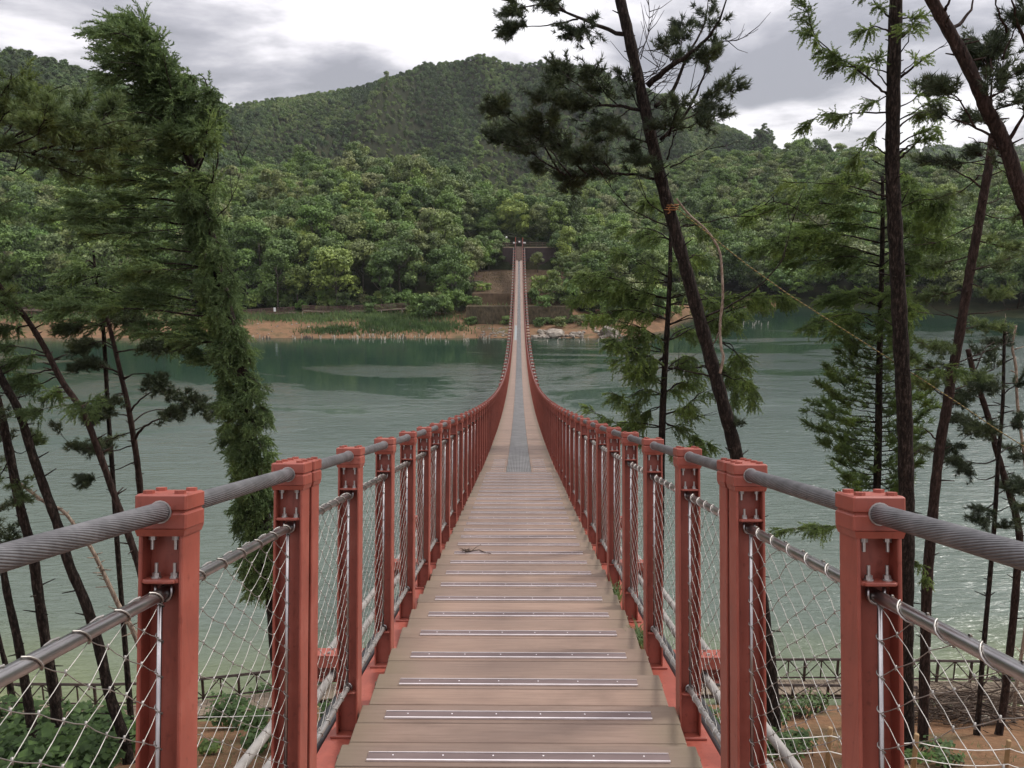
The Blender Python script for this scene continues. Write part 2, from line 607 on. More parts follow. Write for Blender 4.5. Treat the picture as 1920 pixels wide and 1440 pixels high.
M['dry_grass'] = leaf_mat('dry_slope_grass', [(0.10, 0.075, 0.042), (0.14, 0.11, 0.06)], clump=0.4, trans=0.2)
M['grass'] = leaf_mat('reed_grass', [(0.055, 0.10, 0.034), (0.07, 0.115, 0.04)], clump=0.5, trans=0.3)
M['stake'] = simple('wooden_stake', (0.26, 0.17, 0.08), (0.40, 0.27, 0.14), 5, 0.85, sc=(3, 3, 1))
M['white_rope'] = simple('white_rope', (0.62, 0.60, 0.55), (0.75, 0.73, 0.68), 12, 0.8)
M['brush'] = simple('cut_brush', (0.045, 0.03, 0.022), (0.12, 0.085, 0.06), 3, 0.95)
M['log_end'] = simple('cut_log_end', (0.34, 0.25, 0.16), (0.48, 0.37, 0.26), 8, 0.9)


def twist_mat():
    b = NB('yellow_black_rope')
    tc = b.new('ShaderNodeTexCoord')
    sep = b.new('ShaderNodeSeparateXYZ')
    b.L.new(tc.outputs['UV'], sep.inputs[0])
    ph = b.math('FRACT', b.math('ADD', sep.outputs[0], sep.outputs[1]))
    b.set(Base_Color=b.ramp(ph, [(0.0, (0.27, 0.195, 0.06)), (0.58, (0.27, 0.195, 0.06)), (0.62, (0.05, 0.045, 0.03)), (0.98, (0.05, 0.045, 0.03))]), Roughness=0.8)
    return b.mat


M['twist'] = twist_mat()


def uv_tube(name, pts, r, n, ku, kv, mat, parent=None):
    """tube with a UV map: u = ku per turn, v = kv per metre"""
    mb = MB()
    mb.tube(pts, r, n, 0, True)
    me = mb.mesh(name, True)
    uvl = me.uv_layers.new(name='UVMap')
    Ls = [0.0]
    for a, b in zip(pts[:-1], pts[1:]):
        Ls.append(Ls[-1] + (Vector(b) - Vector(a)).length)
    k = len(pts)
    uv = []
    for i in range(k - 1):
        for j in range(n):
            u0, u1 = j / n * ku, (j + 1) / n * ku
            v0, v1 = Ls[i] * kv, Ls[i + 1] * kv
            uv += [u0, v0, u1, v0, u1, v1, u0, v1]
    uv += [0.0, 0.0] * (2 * n)
    uvl.data.foreach_set('uv', uv)
    return link_mesh(name, me, mat, parent)
# ================================================================== SETTING: terrain and water
def smooth(a, b, x):
    t = np.clip((np.asarray(x, float) - a) / (b - a), 0, 1)
    return t * t * (3 - 2 * t)


def vnoise(x, y, seed=0):
    """smooth value noise, vectorised"""
    x = np.asarray(x, float); y = np.asarray(y, float)
    xi, yi = np.floor(x).astype(int), np.floor(y).astype(int)
    fx, fy = x - xi, y - yi
    fx = fx * fx * (3 - 2 * fx); fy = fy * fy * (3 - 2 * fy)

    def h(a, b):
        n = (a * 374761393 + b * 668265263 + seed * 1442695041) & 0xffffffff
        n = ((n ^ (n >> 13)) * 1274126177) & 0xffffffff
        return ((n ^ (n >> 16)) & 0xffff) / 65535.0
    return ((h(xi, yi) * (1 - fx) + h(xi + 1, yi) * fx) * (1 - fy) + (h(xi, yi + 1) * (1 - fx) + h(xi + 1, yi + 1) * fx) * fy) * 2 - 1


def fbm(x, y, seed=0, o=4):
    s, a = 0, 1.0
    for k in range(o):
        s = s + a * vnoise(x * 2 ** k, y * 2 ** k, seed + k)
        a *= 0.5
    return s


NEAR_Y = [-14, -3, -0.5, 0.6, 3, 6, 12, 16.6, 21, 24, 25.7, 26.4, 27.2, 40, 60]
NEAR_Z = [15.0, 14.9, 14.9, 14.3, 12.3, 10.3, 7.1, 4.95, 2.92, 1.54, 0.75, 0.25, -0.25, -2.8, -4]


def near_z(x, y):
    y = np.asarray(y, float) + np.interp(x, [-22, -16, -8, -2], [1.9, 1.6, 0.9, 0.0]) * smooth(14, 22, y)
    z = np.interp(y, NEAR_Y, NEAR_Z)
    return z + 0.22 * fbm(np.asarray(x) * 0.35, np.asarray(y) * 0.35, 5) * smooth(0, 5, y) * (1 - smooth(20, 24, y))


def sheet(name, xs, ys, zf, mat):
    X, Y = np.meshgrid(xs, ys)
    Z = zf(X, Y)
    V = np.stack([X.ravel(), Y.ravel(), Z.ravel()], 1)
    nx, ny = len(xs), len(ys)
    i = np.arange(nx - 1)[None, :] + np.arange(ny - 1)[:, None] * nx
    i = i.ravel()
    Fa = np.stack([i, i + 1, i + 1 + nx, i + nx], 1)
    o = link_mesh(name, np_mesh(name, V, Fa, smooth=True), mat)
    return tag(o, kind='structure')


sheet('near_bank', np.linspace(-45, 45, 120), np.array(sorted(set(list(np.linspace(-14, 44, 150)) + [60]))), near_z, M['soil'])

mb = MB(); mb.add([(-4000, -600, -4.2), (4000, -600, -4.2), (4000, 5000, -4.2), (-4000, 5000, -4.2)], [(0, 1, 2, 3)])
tag(mb.build('ground', M['forest_floor']), kind='structure')
mb = MB(); mb.add([(-420, -60, 0), (420, -60, 0), (420, 330, 0), (-420, 330, 0)], [(0, 1, 2, 3)])
tag(mb.build('lake_water', M['water']), kind='structure')

# --- far hills: profile of each hill along lines of sight, foot to ridge
HILLS = {}
TREE_H = 9.0


def hill(name, cols, foot, ridge_px, ridge_D, prof, mat, pxs, back=1.25, nt=60, rib=0.0, rib_w=130, rib_skew=300, rough=2.0, treeh=TREE_H, seed=1, far_bank=False):
    def zf(px, t):
        """px, t arrays -> D, z ; t 0 foot .. 1 ridge .. back"""
        px = np.asarray(px, float); t = np.asarray(t, float)
        fD = np.interp(px, *foot)
        rD = np.interp(px, *ridge_D) + 14 * fbm(px / 160.0, px * 0 + seed, seed + 9, 2)
        rrow = np.interp(px, *ridge_px)
        v = (720 - rrow) / F
        c, s = math.cos(PITCH), math.sin(PITCH)
        rz = ZC + rD * (v * c - s) / (c + v * s) - treeh
        D = fD + (rD - fD) * t
        z = np.interp(np.clip(t, 0, 1), *prof) * rz
        z = np.where(t > 1, rz - (t - 1) * (rD - fD) * 0.55, z)
        env = np.sin(np.pi * np.clip(t, 0, 1)) ** 0.8
        if rib:
            wob = 26 * vnoise(px / 70.0, t * 5, seed + 6)
            w = 0.75 - 2.0 * np.abs(vnoise((px + rib_skew * (1 - t) + wob) / rib_w, px * 0 + 3.3, seed))
            w2 = vnoise((px - rib_skew * 0.5 * (1 - t)) / (rib_w * 0.45), px * 0 + 7.3, seed + 4)
            z = z + env * rib * (w + 0.45 * w2)
        x = D * ((px - 973) / F) / 1.016
        z = z + rough * env * fbm(x / 28.0, D / 28.0, seed + 2, 3)
        if far_bank:
            z = far_bank(px, D, z)
        return D, x, z
    ts = np.concatenate([np.linspace(0, 1, nt), np.linspace(1, back, 8)[1:]])
    P, T = np.meshgrid(pxs, ts)
    D, X, Z = zf(P, T)
    V = np.stack([X.ravel(), D.ravel(), Z.ravel()], 1)
    nx = len(pxs)
    i = (np.arange(nx - 1)[None, :] + np.arange(len(ts) - 1)[:, None] * nx).ravel()
    Fa = np.stack([i, i + 1, i + 1 + nx, i + nx], 1)
    mats = mat if isinstance(mat, list) else [mat]
    mi = None
    if len(mats) > 1:
        cz = Z.ravel()[Fa].mean(1); cD = D.ravel()[Fa].mean(1); cp = P.ravel()[Fa].mean(1)
        mi = (cD > np.interp(cp, [-400, 860, 885, 1060, 1110, 1400], [158, 158, 158, 158, 158, 212])).astype(int)
    o = link_mesh(name, np_mesh(name, V, Fa, mi, smooth=True), mats)
    tag(o, kind='structure')
    HILLS[name] = zf
    return o


CEN_D = [130, 138, 142, 151.2, 152.4, 157.6, 158.8, 161.5, 190, 196.4, 197.6, 216, 300, 420]
CEN_Z = [-1.6, -0.1, 0.6, 1.4, 4.35, 4.5, 6.4, 6.6, 9.1, 9.6, 14.6, 15.0, 21.5, 28]
LEF_D = [130, 138, 143, 152, 156, 160, 170]
LEF_Z = [-1.6, -0.1, 1.0, 2.3, 2.75, 3.0, 5.5]


def bank_profile(px, D, z):
    # shoreline bank, levelled path, and the cleared terraces under the bridge head
    off = np.interp(px, [1170, 1250, 1330, 1400], [0, 12, 60, 66])
    Dl = D - off
    low = np.interp(Dl, LEF_D, LEF_Z) + 0.25 * fbm(px / 25.0, Dl / 7.0, 77, 3) * smooth(139, 144, Dl)
    k = smooth(160, 176, Dl)
    z = low * (1 - k) + np.maximum(z, low) * k
    w = smooth(862, 884, px) * (1 - smooth(1055, 1100, px)) * (1 - smooth(225, 290, D))
    return z * (1 - w) + np.interp(D, CEN_D, CEN_Z) * w


pxA = np.concatenate([np.linspace(-1250, 850, 230), np.linspace(856, 1110, 70), np.linspace(1118, 1460, 40)])
hill('wooded_shore_hill', None, ([-420, 1170, 1250, 1330, 1460], [132, 132, 144, 192, 198]),
     ([-420, 0, 300, 430, 500, 560, 620, 680, 740, 800, 860, 900, 950, 1000, 1100, 1250, 1460], [300, 310, 322, 318, 302, 290, 284, 288, 290, 298, 318, 332, 366, 388, 392, 420, 470]),
     ([-420, 700, 950, 1100, 1460], [290, 285, 300, 330, 330]),
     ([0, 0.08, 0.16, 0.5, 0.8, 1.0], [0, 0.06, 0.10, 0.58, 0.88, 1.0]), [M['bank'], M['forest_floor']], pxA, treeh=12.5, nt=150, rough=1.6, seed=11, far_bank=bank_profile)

hill('right_shore_hill', None, ([950, 1330, 1600, 1920, 2500], [240, 212, 196, 172, 150]),
     ([950, 1000, 1100, 1200, 1300, 1380, 1440, 1500, 1560, 1620, 1720, 1850, 2500], [400, 375, 335, 305, 292, 283, 279, 276, 279, 292, 306, 318, 330]),
     ([950, 1300, 1920, 2500], [440, 420, 380, 360]),
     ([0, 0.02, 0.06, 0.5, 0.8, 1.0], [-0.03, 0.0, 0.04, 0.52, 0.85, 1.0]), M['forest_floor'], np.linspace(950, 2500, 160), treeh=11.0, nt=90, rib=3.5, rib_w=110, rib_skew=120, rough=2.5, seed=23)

hill('main_mountain', None, ([-500, 700, 1200, 1900], [330, 320, 450, 460]),
     ([-500, 200, 380, 430, 480, 560, 640, 700, 780, 830, 880, 905, 930, 950, 990, 1010, 1050, 1100, 1180, 1270, 1350, 1440, 1500, 1600, 1900],
      [250, 240, 212, 197, 186, 180, 167, 152, 125, 114, 105, 95, 104, 114, 115, 110, 115, 124, 152, 197, 236, 272, 292, 315, 350]),
     ([-500, 700, 950, 1300, 1900], [640, 700, 740, 700, 640]),
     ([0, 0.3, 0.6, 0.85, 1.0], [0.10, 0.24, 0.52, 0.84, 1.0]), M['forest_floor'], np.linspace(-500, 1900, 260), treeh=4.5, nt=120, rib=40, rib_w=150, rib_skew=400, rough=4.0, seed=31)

hill('left_hill', None, ([-900, 560], [250, 250]),
     ([-900, -300, 0, 50, 110, 170, 230, 300, 360, 420, 480, 560], [60, 66, 76, 86, 97, 116, 136, 176, 222, 268, 306, 340]),
     ([-900, 0, 560], [460, 480, 470]),
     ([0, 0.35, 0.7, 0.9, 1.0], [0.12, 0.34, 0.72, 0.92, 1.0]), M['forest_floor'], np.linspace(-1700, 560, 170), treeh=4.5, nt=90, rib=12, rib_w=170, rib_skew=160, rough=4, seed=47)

hill('distant_hill', None, ([1200, 2600], [700, 700]),
     ([1200, 1500, 1640, 1700, 1760, 1830, 1920, 2100, 2600], [330, 305, 294, 284, 277, 274, 278, 262, 300]),
     ([1200, 2600], [1250, 1250]),
     ([0, 0.5, 1.0], [0.1, 0.5, 1.0]), M['forest_floor'], np.linspace(1200, 2600, 90), nt=40, rib=14, rough=5, seed=53)


# ------------------------------------------------------------------ forest
def rand_dirs(rg, n):
    v = rg.normal(size=(n, 3))
    return v / np.linalg.norm(v, axis=1, keepdims=True)


def leaf_quads(P, Nn, size, rg, fold=0.25):
    n = len(P)
    a = rand_dirs(rg, n)
    U = np.cross(Nn, a); U /= np.linalg.norm(U, axis=1, keepdims=True) + 1e-9
    W = np.cross(Nn, U)
    s = (size * rg.uniform(0.6, 1.35, n))[:, None]
    k = rg.uniform(0.55, 0.9, n)[:, None]
    f = Nn * s * fold
    V = np.stack([P - U * s * 0.5 + f * 0, P - W * s * k * 0.5 - f, P + U * s * 0.5, P + W * s * k * 0.5 - f], 1).reshape(-1, 3)
    Fa = np.arange(n * 4).reshape(n, 4)
    return V, Fa


def crown_arrays(seed, h, r, lobes, per, size, base=0.28):
    rg = np.random.default_rng(seed)
    Vs, Fs, o = [], [], 0
    for k in range(lobes):
        zf = rg.uniform(0, 1) ** 0.75
        a = rg.uniform(0, 2 * math.pi)
        prof = math.sqrt(max(0.05, 1 - ((zf - 0.38) / 0.66) ** 2))
        rad = r * prof * math.sqrt(rg.uniform(0.12, 1)) * 0.92
        lr = r * rg.uniform(0.30, 0.52)
        c = np.array([math.cos(a) * rad, math.sin(a) * rad, h * (base + (0.93 - base) * zf)])
        d = rand_dirs(rg, per)
        d[:, 2] = np.abs(d[:, 2]) * rg.choice([1, 1, 1, -0.55], per)
        d /= np.linalg.norm(d, axis=1, keepdims=True)
        P = c + d * lr * rg.uniform(0.55, 1.08, per)[:, None] * np.array([1.1, 1.1, 0.8])
        Nn = d + 0.75 * rand_dirs(rg, per)
        Nn /= np.linalg.norm(Nn, axis=1, keepdims=True)
        V, Fa = leaf_quads(P, Nn, size, rg)
        Vs.append(V); Fs.append(Fa + o); o += len(V)
    return np.concatenate(Vs), np.concatenate(Fs)


CROWNS, TRUNKS = [], []
for k in range(8):
    rg = np.random.default_rng(100 + k)
    h, r = rg.uniform(9.5, 12.5), rg.uniform(2.7, 3.7)
    V, Fa = crown_arrays(200 + k, h, r, int(rg.integers(20, 27)), 130, 0.48, base=rg.uniform(0.22, 0.36))
    CROWNS.append(np_mesh('crown', V, Fa))
    CROWNS[-1].materials.append(M['broad'])
    t = MB()
    top = h * 0.75
    pts = [Vector((0.5 * math.sin(q * 2 + k) * q, 0.4 * math.cos(q * 3 + k) * q, q * top - 0.6 * (q == 0))) for q in (0, 0.25, 0.5, 0.75, 1)]
    t.tube(pts, [0.20, 0.16, 0.13, 0.10, 0.05], 6)
    for q in range(5):
        a = rg.uniform(0, 6.28); z0 = top * rg.uniform(0.35, 0.8); b = pts[min(4, int(z0 / top * 4))]
        t.tube([Vector((b.x, b.y, z0)), Vector((b.x + math.cos(a) * 1.0, b.y + math.sin(a) * 1.0, z0 + 1.0)),
                Vector((b.x + math.cos(a) * 2.0, b.y + math.sin(a) * 2.0, z0 + 2.2))], [0.08, 0.06, 0.03], 5)
    me = t.mesh('trunk', True); me.materials.append(M['bark_far'])
    TRUNKS.append(me)
# coarser crowns for the woods far off
LO = bpy.data.collections.new('forest_crowns_far')
for k in range(5):
    V, Fa = crown_arrays(300 + k, 8.5, 3.6, 15, 42, 1.0, base=0.2)
    me = np_mesh('crown', V, Fa); me.materials.append(M['broad_far'])
    LO.objects.link(bpy.data.objects.new('far_crown', me))
HI = bpy.data.collections.new('forest_crowns')
for k in range(8):
    HI.objects.link(bpy.data.objects.new('wood_crown', CROWNS[k]))


def scatter_group(coll):
    ng = bpy.data.node_groups.new('wood', 'GeometryNodeTree')
    ng.interface.new_socket('Geometry', in_out='INPUT', socket_type='NodeSocketGeometry')
    ng.interface.new_socket('Geometry', in_out='OUTPUT', socket_type='NodeSocketGeometry')
    N, L = ng.nodes, ng.links
    gi, go = N.new('NodeGroupInput'), N.new('NodeGroupOutput')
    ci = N.new('GeometryNodeCollectionInfo')
    ci.inputs['Collection'].default_value = coll
    ci.inputs['Separate Children'].default_value = True
    ci.inputs['Reset Children'].default_value = True
    ip = N.new('GeometryNodeInstanceOnPoints')
    ip.inputs['Pick Instance'].default_value = True

    def attr(nm, typ='FLOAT'):
        n = N.new('GeometryNodeInputNamedAttribute')
        n.data_type = typ
        n.inputs['Name'].default_value = nm
        return n.outputs['Attribute']
    cx = N.new('ShaderNodeCombineXYZ')
    L.new(attr('turn'), cx.inputs[2])
    er = N.new('FunctionNodeEulerToRotation')
    L.new(cx.outputs[0], er.inputs[0])
    L.new(gi.outputs[0], ip.inputs['Points'])
    L.new(ci.outputs[0], ip.inputs['Instance'])
    L.new(attr('pick', 'INT'), ip.inputs['Instance Index'])
    L.new(er.outputs[0], ip.inputs['Rotation'])
    L.new(attr('size', 'FLOAT_VECTOR'), ip.inputs['Scale'])
    L.new(ip.outputs[0], go.inputs[0])
    return ng


NG_HI, NG_LO = scatter_group(HI), scatter_group(LO)


def forest_stuff(name, P, size, ng, npick, seed, mat):
    rg = np.random.default_rng(seed)
    n = len(P)
    me = bpy.data.meshes.new(name)
    me.vertices.add(n)
    me.vertices.foreach_set('co', P.astype(np.float32).ravel())
    me.update()
    a = me.attributes.new('turn', 'FLOAT', 'POINT'); a.data.foreach_set('value', rg.uniform(0, 6.28, n).astype(np.float32))
    a = me.attributes.new('pick', 'INT', 'POINT'); a.data.foreach_set('value', rg.integers(0, npick, n).astype(np.int32))
    s = (size * rg.uniform(0.75, 1.25, n))[:, None] * np.stack([rg.uniform(0.9, 1.15, n), rg.uniform(0.9, 1.15, n), rg.uniform(0.8, 1.15, n)], 1)
    a = me.attributes.new('size', 'FLOAT_VECTOR', 'POINT'); a.data.foreach_set('vector', s.astype(np.float32).ravel())
    o = link_mesh(name, me, mat)
    md = o.modifiers.new('wood', 'NODES')
    md.node_group = ng
    return o


def sample_hill(name, px0, px1, t0, t1, spacing, seed, maxn=40000):
    """jittered points over a hill sheet, roughly `spacing` metres apart"""
    rg = np.random.default_rng(seed)
    zf = HILLS[name]
    # work out D range
    D0, _, _ = zf(np.array([px0, (px0 + px1) / 2, px1]), np.array([t0] * 3))
    D1, _, _ = zf(np.array([px0, (px0 + px1) / 2, px1]), np.array([t1] * 3))
    out = []
    d = D0.min()
    nrow = int((D1.max() - D0.min()) / spacing)
    for k in range(nrow):
        t = t0 + (t1 - t0) * (k + 0.5) / nrow
        Dm = D0.mean() + (D1.mean() - D0.mean()) * (k + 0.5) / nrow
        step = spacing * 1.016 * F / Dm
        p = np.arange(px0 + (k % 2) * step / 2, px1, step)
        p = p + rg.uniform(-0.42, 0.42, len(p)) * step
        tt = t + rg.uniform(-0.42, 0.42, len(p)) * (t1 - t0) / nrow
        D, x, z = zf(p, np.clip(tt, 0.0, 1.08))
        out.append(np.stack([x, D, z, p, tt], 1))
    return np.concatenate(out)[:maxn]


# --- shore hill: the nearest rows are trees of their own, the rest is one wood
A = sample_hill('wooded_shore_hill', -1150, 1400, 0.10, 1.05, 5.9, 3)
zone = np.interp(A[:, 3], [-400, 850, 868, 1085, 1115, 1170, 1250, 1330, 1460], [159, 159, 214, 214, 163, 161, 172, 219, 226])
A = A[(A[:, 1] > zone) & ~((A[:, 3] > 860) & (A[:, 3] < 1092) & (A[:, 1] < 215))]
# no crown in the air above the bridge head's platform
A = A[~((np.abs(A[:, 0]) < 9) & (A[:, 1] < 218))]
order = np.argsort(A[:, 1] + np.where((A[:, 3] < -60) | (A[:, 3] > 1420), 500, 0))
A = A[order]
N_TREE = 230
front, rest = A[:N_TREE], A[N_TREE:]
FAR_LABEL = ['leafy green tree in the wood along the far shore of the lake']


def broadleaf(x, y, z, k, s, label, group, turn):
    r = empty('broadleaf_tree', (x, y, z), label, 'tree', group)
    r.rotation_euler.z = turn
    r.scale = (s, s, s * rnd.uniform(0.9, 1.1))
    for nm, me in (('crown', CROWNS[k]), ('trunk', TRUNKS[k])):
        o = bpy.data.objects.new(nm, me)
        COL.objects.link(o)
        o.parent = r
    return r


for q in front:
    broadleaf(q[0], q[1], q[2] - 0.2, rnd.randrange(8), rnd.uniform(0.85, 1.25), FAR_LABEL[0], 'broadleaf trees along the far shore', rnd.uniform(0, 6.28))
tag(forest_stuff('wooded_hillside', rest[:, :3], 0.98, NG_HI, 8, 5, M['broad']), 'dense green wood covering the rounded hill across the lake', 'wood', kind='stuff')

B = sample_hill('right_shore_hill', 960, 2450, 0.035, 1.05, 6.2, 8)
B = B[~((B[:, 3] > 1400) & (B[:, 3] < 1465) & (B[:, 4] > 0.93))]
tag(forest_stuff('wooded_right_hill', B[:, :3], 1.0, NG_HI, 8, 9, M['broad']), 'dense green wood covering the low hill behind the right arm of the lake', 'wood', kind='stuff')
C_ = sample_hill('main_mountain', -450, 1850, 0.05, 1.02, 3.3, 12, 120000)
tag(forest_stuff('mountain_forest', C_[:, :3] - np.array([0, 0, 1.0]), 0.54, NG_LO, 5, 13, M['broad_far']), 'forest covering the tall peaked mountain behind the lake', 'forest', kind='stuff')
E_ = sample_hill('left_hill', -1600, 540, 0.05, 1.02, 3.5, 14, 80000)
tag(forest_stuff('left_hill_forest', E_[:, :3] - np.array([0, 0, 1.0]), 0.58, NG_LO, 5, 15, M['broad_far']), 'pale green forest on the hill rising at the left edge', 'forest', kind='stuff')
G_ = sample_hill('distant_hill', 1250, 2550, 0.2, 1.03, 14, 16)
tag(forest_stuff('distant_forest', G_[:, :3] - np.array([0, 0, 2.0]), 1.9, NG_LO, 5, 17, M['broad_far']), 'bluish forest on the low hill at the far right horizon', 'forest', kind='stuff')
# ================================================================== THE BRIDGE
SAG, LEN, EYE = 10.5, 197.0, 1.5
ZD0 = ZC - EYE
Y0, Y1 = -1.3, 196.6


def zd(y):
    return ZD0 - 4 * SAG * y * (LEN - y) / LEN ** 2


def slope(y):
    return -4 * SAG * (LEN - 2 * y) / LEN ** 2


def frame(y):
    s = slope(y)
    T = Vector((0, 1, s)).normalized()
    Nn = Vector((0, -s, 1)).normalized()
    return Vector((0, y, zd(y))), T, Nn


def onb(y, x, n):
    p, T, Nn = frame(y)
    return Vector((x, 0, 0)) + p + Nn * n


CX = 0.81                    # post and cable line
N_BASE, N_TOP, N_CAB = -0.09, 1.27, 1.232
N_SHELF, N_RAIL, N_LOW = 1.075, 1.045, 0.135

bridge = empty('suspension_bridge', (0, 0, ZD0), 'long narrow red suspension footbridge with sagging plank deck across the lake', 'bridge')


def bpart(name, mb, mats, smooth=False):
    return mb.build(name, mats, bridge, (0, 0, -ZD0), smooth)


# --- posts
def post_mesh(detail):
    mb = MB()
    zt, zb = N_TOP - 0.085, N_BASE + 0.012
    zc, h = (zt + zb) / 2, zt - zb
    for s in (-1, 1):
        if detail:
            mb.bbox((s * 0.046, 0, zc), (0.009, 0.1, h), 0.0025)
        else:
            mb.box((s * 0.046, 0, zc), (0.01, 0.1, h))
    mb.box((0, 0, zc), (0.083, 0.007, h))
    mb.bbox((0, 0, N_BASE + 0.004), (0.15, 0.135, 0.014), 0.003)
    if detail:
        for sy in (-1, 1):
            mb.bbox((0, sy * 0.027, N_SHELF), (0.083, 0.046, 0.009), 0.002)
            mb.bbox((0, sy * 0.027, N_LOW - 0.02), (0.083, 0.046, 0.009), 0.002)
            # rounded lip of the shelves
            mb.bbox((0, sy * 0.053, N_SHELF), (0.07, 0.01, 0.0085), 0.002)
            mb.bbox((0, sy * 0.053, N_LOW - 0.02), (0.07, 0.01, 0.0085), 0.002)
    return mb.mesh('railing_post')


def hexbolt(mb, c, r, h, m=0):
    mb.tube([Vector(c), Vector(c) + Vector((0, 0, h))], r, 6, m)


def clamp_mesh(detail):
    mb = MB()
    # upper and lower halves of the cable clamp, a dark joint between them
    mb.bbox((0, 0, N_CAB + 0.0205), (0.118, 0.108, 0.038), 0.004)
    mb.bbox((0, 0, N_CAB - 0.0215), (0.118, 0.108, 0.039), 0.004)
    mb.box((0, 0, N_CAB), (0.108, 0.098, 0.006))
    mb.box((0, 0, N_CAB - 0.047), (0.106, 0.103, 0.016), taper=1.08)
    if detail:
        for sx in (-1, 1):
            for sy in (-1, 1):
                hexbolt(mb, (sx * 0.036, sy * 0.032, N_CAB + 0.038), 0.0125, 0.009)
        for sy in (-1, 1):
            pts = [Vector((0.0245 * math.cos(a), sy * 0.0545, N_CAB + 0.0245 * math.sin(a))) for a in [2 * math.pi * i / 16 for i in range(17)]]
            mb.tube(pts, 0.0022, 5, 1, False)
    return mb.mesh('cable_clamp')


def bolt_mesh():
    mb = MB()
    mb.tube([(0, 0, 0), (0, 0, 0.034)], 0.0042, 8)
    mb.tube([(0, 0, 0), (0, 0, 0.003)], 0.0115, 10)
    hexbolt(mb, (0, 0, 0.003), 0.0088, 0.009)
    return mb.mesh('bolt')


def ubolt_mesh():
    mb = MB()
    r = 0.0185
    pts = [Vector((-r, 0, 0.02))] + [Vector((r * math.cos(a), 0, r * math.sin(a))) for a in [math.pi + math.pi * i / 10 for i in range(11)]] + [Vector((r, 0, 0.02))]
    mb.tube(pts, 0.0042, 6)
    return mb.mesh('u_bolt', True)


PM, PM_LO = post_mesh(True), post_mesh(False)
CM, CM_LO = clamp_mesh(True), clamp_mesh(False)
BM, UM = bolt_mesh(), ubolt_mesh()
for me, ms in ((PM, ['red']), (PM_LO, ['red']), (CM, ['red', 'galv']), (CM_LO, ['red']), (BM, ['galv']), (UM, ['steel'])):
    for m in ms:
        me.materials.append(M[m])

SP = 0.98
ys = []
y = 1.52 - SP * 3
while y < Y1:
    if y > Y0 + 0.2:
        ys.append(y)
    y += SP
# the second pair from the camera is doubled where two rail sections meet
DOUBLE = 1.52 + SP + 0.135
post_ys = [(y, False) for y in ys] + [(DOUBLE, True)]
post_ys.sort()


def child(name, me, parent, loc=(0, 0, 0), rot=(0, 0, 0)):
    o = bpy.data.objects.new(name, me)
    COL.objects.link(o)
    o.parent = parent
    o.location = loc
    o.rotation_euler = rot
    return o


n_ind = 0
loV, loF, loM = [], [], MB()
for (y, dbl) in post_ys:
    th = math.atan(slope(y))
    near = y < 47.5
    for s in (-1, 1):
        if near:
            o = child('railing_post', PM if y < 26 else PM_LO, bridge, (s * CX, y, zd(y) - ZD0), (th, 0, 0))
            child('cable_clamp', CM if y < 20 else CM_LO, o)
            if y < 9 and not dbl:
                for sx in (-1, 1):
                    child('bolt', BM, o, (sx * 0.021 + 0.004, -0.03, N_SHELF + 0.0045))
                    child('bolt', BM, o, (sx * 0.027, -0.03, N_CAB - 0.054), (math.pi, 0, 0))
                child('u_bolt', UM, o, (0, -0.03, N_RAIL))
                child('u_bolt', UM, o, (0, -0.03, N_LOW), (math.pi, 0, 0))
            n_ind += 1
        else:
            p, T, Nn = frame(y)
            rot = Matrix.Rotation(th, 3, 'X')
            zc, h = (N_TOP - 0.085 + N_BASE) / 2, N_TOP - 0.085 - N_BASE
            for f in (-1, 1):
                loM.box(Vector((s * CX, 0, 0)) + p + rot @ Vector((f * 0.045, 0, zc)), (0.012, 0.1, h), 0, rot)
            loM.box(Vector((s * CX, 0, 0)) + p + rot @ Vector((0, 0, zc)), (0.08, 0.008, h), 0, rot)
            loM.box(Vector((s * CX, 0, 0)) + p + rot @ Vector((0, 0, N_CAB - 0.01)), (0.118, 0.108, 0.096), 0, rot)
o = bpart('railing_post', loM, M['red'])
tag(o, kind='stuff')

# --- main cables, hand rails, lower rails
yfine = list(np.linspace(Y0, 12, 60)) + list(np.linspace(12.5, Y1 + 1.5, 160))
for s in (-1, 1):
    pts = [onb(y, s * CX, N_CAB) - Vector((0, 0, ZD0)) for y in yfine]
    uv_tube('main_cable', pts, 0.0225, 28, 26 * s, 44, M['cable'], bridge)
    for nm, n, r, mt in (('handrail', N_RAIL, 0.0145, 'steel'), ('lower_rail', N_LOW, 0.0125, 'galv')):
        mb = MB(); mb.tube([onb(y, s * CX, n) for y in yfine], r, 12)
        bpart(nm, mb, M[mt], True)


